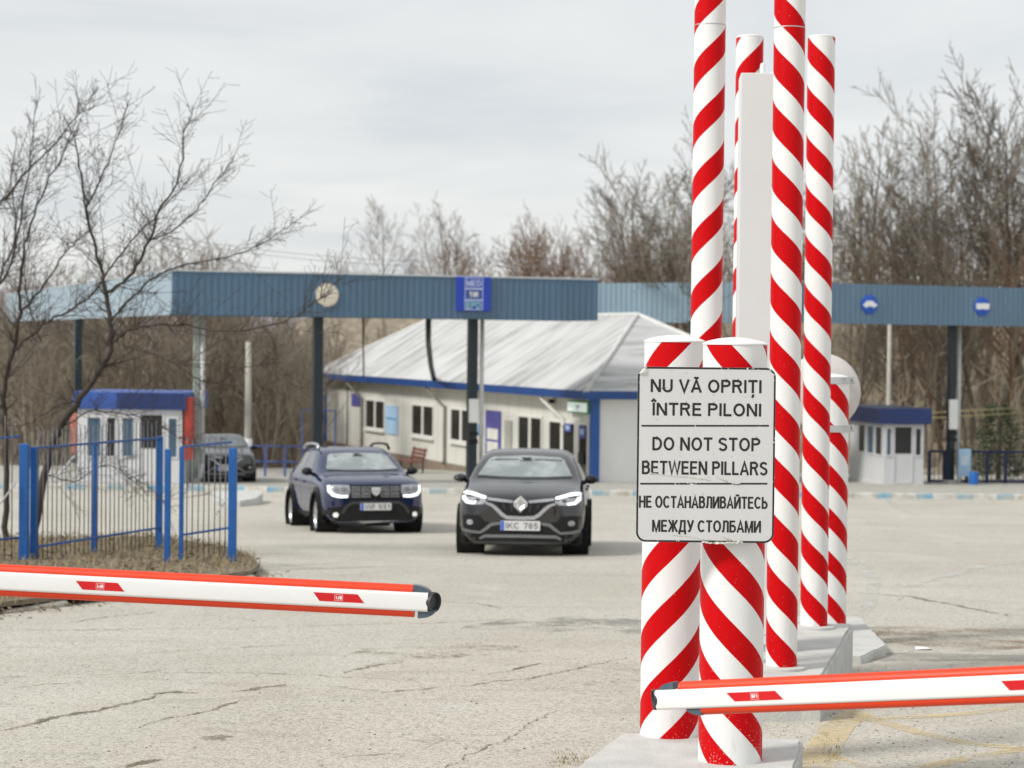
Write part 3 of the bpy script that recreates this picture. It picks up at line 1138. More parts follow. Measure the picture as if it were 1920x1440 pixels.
def inbed(x, y):
    ins = False
    n = len(bed_pts)
    for i in range(n):
        a, b = bed_pts[i], bed_pts[i - 1]
        if (a.y > y) != (b.y > y) and x < (b.x - a.x) * (y - a.y) / (b.y - a.y) + a.x:
            ins = not ins
    return ins


gb = MB()
rb = random.Random(3)
k = 0
while k < 3800:
    x, y = rb.uniform(-9.5, -2.6), rb.uniform(19, 34)
    if inbed(x, y):
        k += 1
        tuft(gb, Vector((x, y, gz(0, y) + .10)), 5, rb.choice([.04, .06, .09, .15]), .09, rb)
kind(gb.build('dry_grass', gm, fix=False), 'stuff')
lv = MB()
k = 0
while k < 2600:
    x, y = rb.uniform(-9.5, -2.6), rb.uniform(19, 33)
    if inbed(x, y):
        k += 1
        a, s, z = rb.uniform(0, 6.3), rb.uniform(.015, .045), gz(0, y) + rb.uniform(.08, .19)
        lv.add([(x + s * cos(a), y + s * sin(a), z), (x - s * .5 * sin(a), y + s * .5 * cos(a), z + rb.uniform(-.02, .03)), (x - s * cos(a), y - s * sin(a), z + rb.uniform(0, .03)), (x + s * .5 * sin(a), y - s * .5 * cos(a), z)], [(0, 1, 2, 3)])
for _ in range(900):
    i_ = rb.randrange(0, 7)
    a_ = bed_pts[i_].lerp(bed_pts[i_ + 1], rb.random())
    x, y = a_.x + rb.gauss(.0, .16), a_.y - abs(rb.gauss(0, .25)) + .1
    a, s, z = rb.uniform(0, 6.3), rb.uniform(.012, .035), gz(0, y) + rb.uniform(.004, .06 if y > a_.y - .1 else .012)
    lv.add([(x + s * cos(a), y + s * sin(a), z), (x - s * .5 * sin(a), y + s * .5 * cos(a), z + rb.uniform(0, .02)), (x - s * cos(a), y - s * sin(a), z + rb.uniform(0, .02)), (x + s * .5 * sin(a), y - s * .5 * cos(a), z)], [(0, 1, 2, 3)])
kind(lv.build('fallen_leaves', lm_, fix=False), 'stuff')

blue = mat('blue_fence_paint', (0.012, 0.105, 0.36), 0.4, 0.12, 4, dirt=.15)
blue2 = mat('faded_blue_paint', (0.03, 0.10, 0.32), 0.5, 0.2, 4, dirt=.2)
grod = mat('grey_picket_paint', (0.13, 0.135, 0.15), 0.5, 0.2, 5)
fn = thing('picket_fence', 'blue steel fence with thin grey pickets and thick square posts beside the bare tree', 'fence', (P(45, 900, 26.8).x, 26.8, gz(0, 26.8) + .1))
FO = fn.location.copy()


def fbox(name, a, b, w, m):
    """a square bar between two places"""
    a, b = Vector(a) - FO, Vector(b) - FO
    d = (b - a)
    q = d.to_track_quat('Z', 'Y').to_matrix().to_4x4()
    q.translation = (a + b) / 2
    return MB().bbox((0, 0, 0), (w, w, d.length), w * .08, 1, M=q).build(name, m, fn)


def fpost(px, ytop, D, wpx, m=None):
    tpt = P(px, ytop, D)
    w = wpx * D / F
    o = fbox('post', (tpt.x, D, gz(0, D) - .1), tpt, w, m or blue)
    return o


for px, yt, D, w in ((46, 832, 26.8, 17), (315, 842, 26.8, 11), (437, 840, 26.8, 15), (64, 838, 27.0, 12), (341, 838, 27.1, 8), (178, 828, 28.3, 11), (300, 818, 29.6, 11), (-75, 830, 26.6, 15)):
    fpost(px, yt, D, w)
for (xa, ya, Da), (xb, yb, Db), rails in (((64, 840, 27.0), (301, 821, 29.6), ((0, 0), (186, 168), (252, 232))), ((341, 838, 27.1), (434, 829, 27.9), ((0, 0), (165, 160), (236, 226))),
                                          ((-75, 828, 26.4), (38, 818, 26.9), ((0, 0), (190, 190), (250, 250)))):
    for ra, rb_ in rails:
        fbox('rail', P(xa, ya + ra, Da), P(xb, yb + rb_, Db), .028, blue2)
    a, b = P(xa, ya, Da), P(xb, yb, Db)
    n = int((b - a).length / .098)
    pk = MB()
    for i in range(1, n):
        p = a.lerp(b, i / n)
        p.y -= .025
        z1 = p.z + (.25 if xa != 341 else .10) + rb.uniform(-.03, .03)
        pk.tube([(p.x - FO.x, p.y - FO.y, gz(0, p.y) + .12 - FO.z), (p.x + rb.uniform(-.01, .01) - FO.x, p.y - FO.y, z1 - FO.z)], .0078, 5)
    pk.build('pickets', grod, fn)
# diagonal braces
fbox('brace', P(425, 935, 27.8), P(405, 965, 27.6), .02, mat('pale_brace', (.5, .5, .52), .5))
fbox('brace', P(30, 905, 26.7), P(0, 945, 26.6), .02, MATS['pale_brace'])
fbox('brace', P(140, 855, 27.9), P(105, 895, 27.5), .02, MATS['pale_brace'])

# ------------------------------------------------------------------ branching helper
bark_near = mat('dark_bark', (0.056, 0.045, 0.035), 0.95, 0.35, 9, bump=.6, bscale=30)
bark_grey = mat('grey_bark', (0.225, 0.192, 0.148), 0.95, 0.3, 2)
bark_tan = mat('tan_bark', (0.25, 0.205, 0.150), 0.95, 0.3, 2)
bark_dark = mat('dark_grey_bark', (0.115, 0.095, 0.072), 0.95, 0.3, 2)
twig_brown = mat('red_brown_twigs', (0.185, 0.112, 0.068), 0.95, 0.3, 2)


def grow(mb, p, d, L, r, lev, rr, sp):
    n = max(3, int(L / sp['seg'][min(lev, len(sp['seg']) - 1)]))
    pts, rad = [p.copy()], [r]
    d = d.normalized()
    for i in range(n):
        d = (d + Vector((rr.gauss(0, 1), rr.gauss(0, 1), rr.gauss(0, 1))) * sp['wob'] + Vector((0, 0, sp['up'][min(lev, len(sp['up']) - 1)]))).normalized()
        pts.append(pts[-1] + d * (L / n))
        rad.append(max(sp['rmin'], r * (1 - (i + 1) / n * sp['taper'])))
    sides = (9, 6, 4, 3, 3)[min(lev, 4)]
    mb[0 if lev == 0 else 1].tube(pts, rad, sides, cap=False)
    if lev >= sp['levels']:
        return
    k = sp['kids'][lev]
    k = k + rr.randint(-k // 5, k // 5) if k > 4 else k
    for j in range(k):
        t = sp['start'][min(lev, len(sp['start']) - 1)] + (1 - sp['start'][min(lev, len(sp['start']) - 1)]) * (j + rr.random()) / k
        i = min(n - 1, int(t * n))
        q = pts[i].lerp(pts[i + 1], t * n - i)
        td = (pts[i + 1] - pts[i]).normalized()
        a = td.orthogonal().normalized()
        a.rotate(Matrix.Rotation(rr.uniform(0, 2 * pi), 3, td))
        an = radians(rr.uniform(*sp['ang']))
        nd = td * cos(an) + a * sin(an)
        ln = L * sp['len'][min(lev, len(sp['len']) - 1)] * rr.uniform(.6, 1.15) * (1.15 - .55 * t)
        grow(mb, q, nd, ln, max(sp['rmin'], rad[i] * sp['rr'] * rr.uniform(.7, 1)), lev + 1, rr, sp)


# the near bare tree: main limbs follow the photograph, the twigs grow from them
tr = thing('bare_tree', 'big bare dark tree leaning behind the blue fence, branches spread against the sky', 'tree', (P(75, 1010, 30).x, 30, gz(0, 30)))
TO = tr.location.copy()
tk, bl, tw = MB(), MB(), MB()
rt = random.Random(21)
LIMBS = [  # pixel path with depth, start and end radius in pixels
    ([(62, 1015, 30), (84, 890, 30), (108, 810, 30), (152, 745, 30), (208, 655, 30), (203, 590, 30.1), (194, 515, 30.2)], 17, 8, 0),
    ([(12, 1010, 30.8), (10, 850, 30.8), (8, 730, 30.7), (27, 650, 30.5), (40, 580, 30.3)], 13, 7, 0),
    ([(194, 515, 30.2), (175, 450, 30.1), (160, 390, 30), (152, 330, 29.9), (138, 245, 29.8)], 7, 2.2, 1),
    ([(160, 395, 30), (195, 320, 29.8), (222, 255, 29.6), (240, 190, 29.5)], 4, 1.3, 1),
    ([(203, 548, 30.1), (250, 510, 29.8), (280, 450, 29.6), (300, 395, 29.5), (335, 330, 29.3), (348, 250, 29.2), (362, 200, 29.2)], 7, 1.4, 1),
    ([(282, 448, 29.6), (310, 440, 29.5), (365, 395, 29.3), (415, 330, 29.2), (440, 290, 29.2)], 4, 1.2, 1),
    ([(212, 640, 30), (245, 618, 29.6), (300, 608, 29.2), (360, 612, 28.9), (430, 622, 28.6), (530, 604, 28.3), (590, 568, 28.1), (640, 520, 28)], 6.5, 1.2, 1),
    ([(208, 600, 30), (245, 560, 30.2), (290, 520, 30.4), (350, 495, 30.5), (440, 480, 30.7), (520, 440, 30.8), (565, 405, 30.9)], 5, 1.2, 1),
    ([(30, 655, 30.5), (80, 612, 30.2), (140, 575, 30), (180, 545, 29.6), (230, 470, 29.4), (300, 395, 29.2), (350, 340, 29.1)], 6, 1.4, 1),
    ([(40, 580, 30.3), (38, 520, 30.1), (52, 440, 30), (85, 350, 29.8), (130, 270, 29.6), (148, 185, 29.5)], 6.5, 1.3, 1),
    ([(40, 585, 30.3), (75, 545, 30.6), (120, 480, 30.8), (142, 455, 30.9), (180, 420, 31)], 5, 1.8, 1),
    ([(0, 535, 30.4), (28, 470, 30.2), (52, 330, 29.8), (60, 265, 29.7), (68, 190, 29.6)], 5, 1.2, 1),
    ([(-30, 400, 30), (15, 370, 30), (65, 305, 29.9), (120, 250, 29.8), (185, 165, 29.7)], 6, 1.3, 1),
    ([(75, 640, 30.2), (60, 590, 30.4), (50, 545, 30.6), (44, 480, 30.8)], 4, 1.8, 1),
    ([(230, 650, 29.9), (280, 660, 29.5), (340, 690, 29.2), (400, 720, 29), (450, 690, 28.8), (530, 680, 28.6)], 3.5, 1, 1),
    ([(150, 750, 30), (110, 760, 29.7), (60, 790, 29.5), (10, 800, 29.4)], 3.5, 1.2, 1),
    ([(120, 800, 30), (180, 770, 29.5), (250, 780, 29.2), (310, 805, 29), (370, 850, 28.8)], 3.2, 1, 1),
    ([(85, 890, 30), (140, 900, 29.6), (200, 870, 29.3), (260, 900, 29.1), (330, 960, 28.9)], 3, 1, 1),
    ([(-20, 560, 30.8), (10, 500, 30.7), (30, 420, 30.6), (20, 330, 30.5), (35, 250, 30.4)], 5, 1.2, 1),
]
spn = dict(seg=[.3, .22, .16, .12], wob=.065, up=[0, .03, .035], taper=.85, rmin=.0026, levels=3, kids=[0, 9, 6, 0], start=[.2, .12, .15], ang=(28, 68), len=[.5, .46, .42], rr=.62)
for path, ra, rb2, lev in LIMBS:
    pts = [P(*q) - TO for q in path]
    # a smoother path
    fine = []
    for i in range(len(pts) - 1):
        p0, p1, p2, p3 = pts[max(0, i - 1)], pts[i], pts[i + 1], pts[min(len(pts) - 1, i + 2)]
        for s in range(5):
            t = s / 5
            fine.append(.5 * ((2 * p1) + (p2 - p0) * t + (2 * p0 - 5 * p1 + 4 * p2 - p3) * t * t + (3 * p1 - p0 - 3 * p2 + p3) * t ** 3) + Vector((rt.gauss(0, .012), rt.gauss(0, .012), rt.gauss(0, .012))))
    fine.append(pts[-1])
    n = len(fine)
    rad = [(ra + (rb2 - ra) * i / (n - 1)) * 30 / F * .47 for i in range(n)]
    (tk if lev == 0 else bl).tube(fine, rad, 9 if lev == 0 else 6, cap=False)
    Lt = sum((a - b).length for a, b in zip(fine, fine[1:]))
    nk = int(Lt * (7 if lev == 0 else 20))
    for j in range(nk):
        t = (.35 if lev == 0 else .06) + (.94 if lev else .6) * rt.random()
        i = min(n - 2, int(t * (n - 1)))
        td = (fine[i + 1] - fine[i]).normalized()
        a = td.orthogonal().normalized()
        a.rotate(Matrix.Rotation(rt.uniform(0, 2 * pi), 3, td))
        an = radians(rt.uniform(25, 65))
        nd = td * cos(an) + a * sin(an) + Vector((0, 0, .12))
        grow([tw, tw], fine[i], nd, rt.choice([.18, .25, .35, .5, .8, 1.15]) * rt.uniform(.7, 1.2) * (1.15 - .5 * t), max(.0034, rad[i] * .30), 2, rt, spn)
tk.build('trunk', bark_near, tr, fix=False)
bl.build('limbs', bark_near, tr, fix=False)
tw.build('crown', bark_near, tr, fix=False)
print('near tree twig faces', len(tw.f))

# ------------------------------------------------------------------ canopies
def ribbed(name, col, sc, axis, depth=.55, rough=.45):
    m, t, b = newmat(name)
    g = NG(t)
    o = g.obj()
    w = g.n('ShaderNodeTexWave', wave_type='BANDS', bands_direction=axis)
    t.links.new(o, w.inputs[0])
    w.inputs['Scale'].default_value = sc
    c = g.mix(g.ramp(g.noise(g.scale(o, (1, 1, .3)), 1.1, 5), .3, .7), tuple(k * .90 for k in col), tuple(k * 1.08 for k in col))
    c = g.mix(g.ramp(g.noise(g.scale(o, (3, 3, .5)), 1.3, 6, .7), .55, .8, 0, .3), c, tuple(k * .6 for k in col))
    c = g.mix(g.ramp(w.outputs[0], .0, .18, .38, 0), c, tuple(k * .45 for k in col))
    g.put(b.inputs['Base Color'], c)
    b.inputs['Roughness'].default_value = rough
    g.bump(w.outputs[0], depth, .03, b)
    return m


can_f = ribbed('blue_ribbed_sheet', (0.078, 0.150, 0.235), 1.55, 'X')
can_s = ribbed('sunlit_blue_ribbed_sheet', (0.30, 0.39, 0.455), 1.55, 'Y')  # canopy blue lightened: sun on the left-facing sides is put into the colour
under = mat('dull_soffit', (0.20, 0.17, 0.13), .8, .15, 2)
colm = mat('dark_teal_column', (0.008, 0.022, 0.032), .35, .25, 3, dirt=.1)
pipe = mat('pale_drain_pipe', (0.52, 0.53, 0.53), .45, .12, 5, dirt=.25)
ZB, ZT = .68, 1.97
UA = atan2(.34, .94)


def local_sheet(o_, t):
    return o_


def canopy(name, label, corner, rz, wid, dep, fm, sm, deck):
    t = thing(name, label, 'canopy', (corner.x, corner.y, EYE), rz)
    # front, sides and back as separate thin walls round a roof deck
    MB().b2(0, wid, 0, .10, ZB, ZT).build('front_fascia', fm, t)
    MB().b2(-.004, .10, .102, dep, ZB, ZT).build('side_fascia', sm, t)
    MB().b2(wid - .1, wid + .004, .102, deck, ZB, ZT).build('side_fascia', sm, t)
    MB().b2(.1, wid - .1, .11, deck, ZB + .12, ZB + .22).build('roof_deck', under, t)
    MB().b2(.11, wid - .11, deck + .01, deck + .1, ZB, ZT).build('back_fascia', fm, t)
    MB().b2(-.03, wid + .03, -.03, .13, ZT + .001, ZT + .05).b2(-.03, .13, .131, dep, ZT + .001, ZT + .05).build('coping', mat('pale_metal_coping', (.55, .58, .60), .4, .1, 3, metal=.3), t)
    return t


def column(parent, lx, ly, w, pipe_dx=None, m=None):
    X = parent.matrix_basis @ Vector((lx, ly, 0))
    zg = gz(0, X.y) - EYE
    o = MB().bbox((lx, ly, (ZB + .13 + zg) / 2), (w, w, ZB + .13 - zg), .012, 1).build('column', m or colm, parent)
    MB().bbox((lx, ly - .002, zg + .15), (w * 1.7, w * 1.7, .30), .02, 1).build('footing', concrete, o)
    MB().box((lx, ly, ZB + .105), (w * 1.6, w * 1.6, .03)).build('head_plate', m or colm, o)
    if pipe_dx is not None:
        MB().tube([(lx + pipe_dx, ly - w * .55 - .03, ZB + .1), (lx + pipe_dx, ly - w * .55 - .03, zg + .75)], .07, 12).build('drain_pipe', pipe, o)
        MB().tube([(lx + pipe_dx, ly - w * .55 - .03, zg + .75), (lx + pipe_dx - .1, ly - w * .55 - .25, zg + .3)], .07, 12).build('pipe_outlet', pipe, o)
    return o


bpy.context.view_layer.update()
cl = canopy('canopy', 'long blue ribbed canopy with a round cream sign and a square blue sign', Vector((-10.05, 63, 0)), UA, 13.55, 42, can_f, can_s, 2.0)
for s_, pd, w_ in ((.95, .17, .17), (4.72, None, .28), (9.75, .25, .28)):
    column(cl, s_, 1.1, w_, pd, mat('pale_green_column', (.30, .34, .30), .5, .15, 3, dirt=.2) if s_ < 1 else None)
for d_ in (20, 38):
    column(cl, .2, d_, .28)
MB().bbox((9.75, .92, -3.1 + .9), (.32, .06, .75), .01).build('notice', white, cl)
MB().b2(9.60, 9.90, .92, .95, -3.25, -3.1).b2(9.60, 9.90, .92, .95, -2.98, -2.86).build('hazard_band', black, cl)
# right canopy: front corner behind the posts
rc = Vector((P(1455, 570, 67.6).x, 67.6, 0))
RZ2 = radians(25)
can_r = ribbed('mid_blue_ribbed_sheet', (0.115, 0.20, 0.29), 1.55, 'X')
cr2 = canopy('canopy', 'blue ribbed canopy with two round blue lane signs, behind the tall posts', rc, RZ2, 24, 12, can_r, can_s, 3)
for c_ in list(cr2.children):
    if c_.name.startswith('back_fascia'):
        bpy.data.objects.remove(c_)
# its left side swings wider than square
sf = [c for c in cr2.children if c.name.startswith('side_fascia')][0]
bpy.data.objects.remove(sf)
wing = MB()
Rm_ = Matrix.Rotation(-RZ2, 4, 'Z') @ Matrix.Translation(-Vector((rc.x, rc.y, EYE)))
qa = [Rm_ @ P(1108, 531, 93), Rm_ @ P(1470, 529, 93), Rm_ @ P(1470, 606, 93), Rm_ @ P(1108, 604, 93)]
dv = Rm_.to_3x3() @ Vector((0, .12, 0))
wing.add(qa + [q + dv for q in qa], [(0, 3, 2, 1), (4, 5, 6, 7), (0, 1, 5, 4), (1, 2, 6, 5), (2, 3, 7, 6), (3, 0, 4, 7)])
wing.build('side_fascia', ribbed('sunlit_blue_ribbed_wing', (0.29, 0.41, 0.49), 1.55, 'X'), cr2)  # paler blue paints the sunlight on this left-facing side
for c in cr2.children:
    if c.name.startswith('coping'):
        bpy.data.objects.remove(c)
lo_, hi_ = 0, 20
for _ in range(50):
    loc = Vector(((lo_ + hi_) / 2, 0, 0))
    w_ = rc + Matrix.Rotation(RZ2, 3, 'Z') @ Vector((loc.x, 1.1, 0)) + Vector((0, 0, EYE - 1))
    if proj(w_)[0] < 1784:
        lo_ = loc.x
    else:
        hi_ = loc.x
column(cr2, loc.x, 1.1, .22, .20)
column(cr2, loc.x + 7, 1.1, .22, .20)
column(cr2, loc.x - 5.2, 9.5, .24)
MB().bbox((loc.x - .05, .90, -2.3), (.34, .06, 1.0), .01).build('notice', white, cr2)
MB().b2(loc.x - .2, loc.x + .12, .90, .93, -2.98, -2.88).b2(loc.x - .2, loc.x + .12, .90, .93, -3.2, -3.1).build('hazard_band', black, cr2)


# signs on the canopies (things of their own)
def on_canopy(c, wid_px, py, zoff=0):
    """local x on the fascia of canopy c that shows at column wid_px"""
    M_ = Matrix.Translation(c.location) @ Matrix.Rotation(c.rotation_euler.z, 4, 'Z')
    lo, hi = 0, 30
    for _ in range(50):
        m_ = (lo + hi) / 2
        if proj(M_ @ Vector((m_, 0, 1.3)))[0] < wid_px:
            lo = m_
        else:
            hi = m_
    w = M_ @ Vector((lo, 0, 0))
    return P(wid_px, py, w.y), c.rotation_euler.z


p_, a_ = on_canopy(cl, 613, 553)
t = thing('round_sign', 'round cream sign with a faded pink bar on the long blue canopy', 'sign', p_, a_)
MR = Matrix.Rotation(radians(90), 4, 'X')
MB().lathe([(.001, .05), (.33, .05), (.36, .04), (.36, .004), (.001, .004)], 36, MR).build('disc', mat('cream_sign_face', (.72, .68, .55), .5, .06, 3), t, auto=40)
fd = MB()
stroke(fd, [(-.19, -.08), (-.02, .0), (.17, .11)], .075, -.053)
fd.add([(-.24, -.053, .03), (-.06, -.053, -.10), (-.24, -.053, -.10)], [(0, 1, 2)])
fd.build('faded_bar', mat('faded_pink', (.60, .42, .44), .6, .2, 6), t, fix=False)
rg_ = MB()
stroke(rg_, arc(0, 0, .345, .345, 0, 360, 36), .02, -.0525, closed=True)
rg_.build('rim_line', mat('faded_grey_red', (.55, .45, .42), .6), t, fix=False)

p_, a_ = on_canopy(cl, 887, 551)
t = thing('square_sign', 'square deep blue sign with MED and TIR panels on the blue canopy', 'sign', p_, a_)
k = 67 / F
MB().bbox((0, -.04, 0), (67 * k, .07, 63 * k), .01).build('board', mat('deep_blue_sign', (.012, .05, .42), .4, .05), t)
fr_ = MB()
for z0_, z1_ in ((10 * k, 29 * k), (-11 * k, 8.5 * k), (-29 * k, -12.5 * k)):
    hw = 17 * k
    stroke(fr_, [(-hw, z0_), (hw, z0_), (hw, z1_), (-hw, z1_), (-hw, z0_)], 1.3 * k, -.078, closed=True)
text(fr_, 'MED', -14 * k, 14 * k, 14 * k, 11 * k, -.078, .17)
fr_.build('white_lettering', mat('pale_blue_lettering', (.55, .62, .80), .5), t, fix=False)
MB().b2(-12 * k, 12 * k, -.077, -.0755, -9 * k, 6 * k).build('panel', mat('dusty_blue_panel', (.05, .10, .22), .5), t)
fr_ = MB()
text(fr_, 'TIR', -9 * k, 9 * k, -6 * k, 9 * k, -.079, .2)
fr_.build('white_lettering', inkwhite, t, fix=False)
fr_ = MB()
text(fr_, 'EPD', -14 * k, 14 * k, -27 * k, 11.5 * k, -.078, .18)
fr_.build('green_lettering', mat('green_white_lettering', (.30, .62, .45), .5), t, fix=False)

CARP = [(-.26, -.06), (-.26, .02), (-.20, .045), (-.13, .12), (.10, .12), (.18, .045), (.26, .02), (.26, -.06)]
BUSP = [(-.27, -.08), (-.27, .11), (.27, .11), (.27, -.08)]
for px, py, pic, lab in ((1630, 571, CARP, 'round blue sign with a white car on the right canopy'), (1841, 575, BUSP, 'round blue sign with a white bus on the right canopy')):
    p_, a_ = on_canopy(cr2, px, py)
    t = thing('round_sign', lab, 'sign', p_, a_, 'round blue lane signs')
    MB().lathe([(.001, .05), (.29, .05), (.31, .04), (.31, .004), (.001, .004)], 36, MR).build('disc', mat('blue_lane_sign', (.01, .085, .47), .35, .05), t, auto=40)
    MB().prism(pic, -.056, -.0515).build('pictogram', inkwhite, t)
    wh_ = MB()
    for dx in (-.15, .14):
        wh_.prism([(dx + .045 * cos(2 * pi * i / 14), -.06 + .045 * sin(2 * pi * i / 14)) for i in range(14)], -.0575, -.0516)
    wh_.build('wheels', inkwhite, t)

# ------------------------------------------------------------------ the long white building
wallm, t_, b_ = newmat('cream_wall_panels')
g = NG(t_)
oo = g.obj()
br = g.n('ShaderNodeTexBrick')
t_.links.new(g.scale(oo, (1, 1, 1)), br.inputs[0])
wv = g.n('ShaderNodeTexWave', wave_type='BANDS', bands_direction='Y')
t_.links.new(oo, wv.inputs[0])
wv.inputs['Scale'].default_value = .265
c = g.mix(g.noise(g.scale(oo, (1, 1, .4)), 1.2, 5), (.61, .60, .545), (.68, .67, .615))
c = g.mix(g.m('LESS_THAN', wv.outputs[0], .0025), c, (.38, .36, .31))
g.put(b_.inputs['Base Color'], c)
b_.inputs['Roughness'].default_value = .6
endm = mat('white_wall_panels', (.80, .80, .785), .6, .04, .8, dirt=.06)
plm = mat('brown_plinth', (.21, .165, .125), .9, .2, 2, dirt=.3)
bluet = mat('royal_blue_trim', (.014, .085, .33), .4, .1, 3)
eavem = mat('shaded_blue_eave_trim', (.012, .058, .215), .45, .12, 2)  # trim blue darkened, the shadow along the eave is part of the colour
roofm, t_, b_ = newmat('weathered_fibre_cement_roof')
g = NG(t_)
oo = g.obj()
c = g.mix(g.noise(oo, .9, 5), (.49, .495, .49), (.62, .62, .615))
st_ = g.noise(g.scale(oo, (.25, 2.6, .25)), 1.1, 6, .7, .3)
sx0 = g.n('ShaderNodeSeparateXYZ')
t_.links.new(oo, sx0.inputs[0])
c = g.mix(g.m('MULTIPLY', g.ramp(st_, .42, .63, 0, .8), g.ramp(g.noise(oo, .3, 3), .34, .55)), c, (.17, .17, .16))
g.put(b_.inputs['Base Color'], c)
b_.inputs['Roughness'].default_value = .75
wv = g.n('ShaderNodeTexWave', wave_type='BANDS', bands_direction='Y')
t_.links.new(oo, wv.inputs[0])
wv.inputs['Scale'].default_value = 1.7
g.bump(wv.outputs[0], .5, .05, b_)

BR = Vector((2.7, 69.0, EYE))
BA = UA
bd_ = thing('office_building', 'long low white office building with a grey hipped roof and blue eaves', 'building', BR, BA)
BL, BW, ZF, ZE = 33.6, 7.2, -4.78, -1.72
MB().b2(0, .2, .2, BL, ZF, ZE).b2(BW - .2, BW, .2, BL, ZF, ZE).b2(.2, BW - .2, BL - .2, BL - .001, ZF, ZE).build('wall', wallm, bd_)
MB().b2(0, BW, 0, .199, ZF, ZE).build('end_wall', endm, bd_)
MB().b2(-.06, BW + .05, -.05, BL + .05, -7.2, ZF - .002).build('plinth', plm, bd_)
MB().b2(.2, BW - .2, .2, BL - .2, ZE - .2, ZE - .1).build('ceiling', endm, bd_)
ov = .55
e0, e1, f0, f1 = -ov, BW + ov, -ov, BL + ov
zr, ze = .98, ZE + .12
rv = [(e0, f0, ze), (e1, f0, ze), (e1, f1, ze), (e0, f1, ze), (BW / 2, 5.0, zr), (BW / 2, BL - 4.6, zr)]
MB().add(rv, [(0, 1, 4), (1, 2, 5, 4), (2, 3, 5), (3, 0, 4, 5)]).add([(a, b, c - .06) for a, b, c in rv[:4]], [(0, 3, 2, 1)]).build('roof', roofm, bd_)
MB().tube([(e0, f0, ze + .02), rv[4], rv[5], (e0, f1, ze + .02)], .09, 6).tube([(e1, f0, ze + .02), rv[4]], .09, 6).build('ridge_cap', mat('pale_ridge', (.60, .60, .58), .7, .1, 2), bd_)
ed = MB()
ed.b2(e0 - .03, e0 + .02, f0 - .03, f1, ze - .24, ze + .03).b2(e0 + .021, e1, f0 - .03, f0 + .02, ze - .24, ze + .03)
ed.build('eave_board', eavem, bd_)
MB().b2(e0 + .021, e1, f0 + .021, f1, ze - .2, ze - .14).build('soffit', mat('cream_soffit', (.55, .53, .46), .7), bd_)
MB().bbox((-.02, -.02, (ZF + ZE) / 2), (.26, .26, ZE - ZF), .01).build('corner_post', bluet, bd_)
MB().bbox((.0, BL, (ZF + ZE) / 2), (.2, .2, ZE - ZF), .01).build('corner_post', bluet, bd_)
glass = mat('dark_window_glass', (.030, .030, .026), .08, .5, .8, spec=.6)
glassb = mat('blue_window_glass', (.05, .10, .16), .08, .3, .8, spec=.6)
fram = mat('white_window_frame', (.74, .73, .68), .45, .04)


def tt(px):
    k = (px - 960) / F
    return (2.7 - 69 * k) / (.34 + .94 * k)


def bwin(px0, px1, z0, z1, name='window', sash=True):
    ya, yb = tt(px1), tt(px0)
    if ya > yb:
        ya, yb = yb, ya
    w = MB()
    fw = .09
    w.b2(-.05, .0, ya - fw, yb + fw, z1, z1 + fw).b2(-.05, .0, ya - fw, yb + fw, z0 - fw, z0).b2(-.05, .0, ya - fw, ya, z0, z1).b2(-.05, .0, yb, yb + fw, z0, z1)
    if sash:
        ym = ya + (yb - ya) * .5
        w.b2(-.045, 0, ym - .11, ym + .11, z0, z1)
    o = w.build(name, fram, bd_)
    MB().b2(-.02, -.004, ya, yb, z0, z1).build('pane', glass, o)
    return o


for a, b in ((688, 722), (775, 814), (848, 885)):
    bwin(a, b, -3.82, -2.66)
    MB().b2(-.14, -.002, tt(b) - .1, tt(a) + .1, -3.99, -3.92).build('sill', fram, bd_)
bwin(975, 1017, -4.0, -2.66)
bwin(1033, 1080, -4.4, -2.72, 'door')
bwin(1088, 1104, -4.4, -2.72, 'door', False)
dp = mat('brown_grey_downpipe', (.19, .175, .15), .6, .2, 4)
for px in (682, 838, 1062):
    y = tt(px)
    MB().tube([(e0 + .06, y + 1.2, ze - .22), (e0 + .1, y + 1.0, ze - .4), (-.09, y, ze - 1.0), (-.09, y, ZF + (.05 if px < 1000 else 2.0)), (-.16, y, ZF - .05 + (0 if px < 1000 else 2.0))], .06, 8).build('downpipe', dp if px < 1000 else wallm, bd_)
MB().bbox((-.12, tt(1040), ze - .42), (.16, .2, .14), .02).build('camera_housing', black, bd_)
MB().tube([(-.04, tt(653), ze - .3), (-.04, tt(653), ZF)], .035, 6).build('conduit', dp, bd_)


def wallsign(name, label, px0, px1, z0, z1, m, cat='sign', x=-.03, extra=None):
    ya, yb = sorted((tt(px0), tt(px1)))
    M_ = Matrix.Translation(BR) @ Matrix.Rotation(BA, 4, 'Z')
    c = M_ @ Vector((x, (ya + yb) / 2, (z0 + z1) / 2))
    t = thing(name, label, cat, c, BA)
    MB().bbox((0, 0, 0), (.04, yb - ya, z1 - z0), .008).build('board', m, t)
    if extra:
        for (u0, u1, v0, v1, mm) in extra:
            w, h = yb - ya, z1 - z0
            MB().b2(-.026, -.018, w / 2 - u1 * w, w / 2 - u0 * w, -h / 2 + v0 * h, -h / 2 + v1 * h).build('panel', mm, t)
    return t


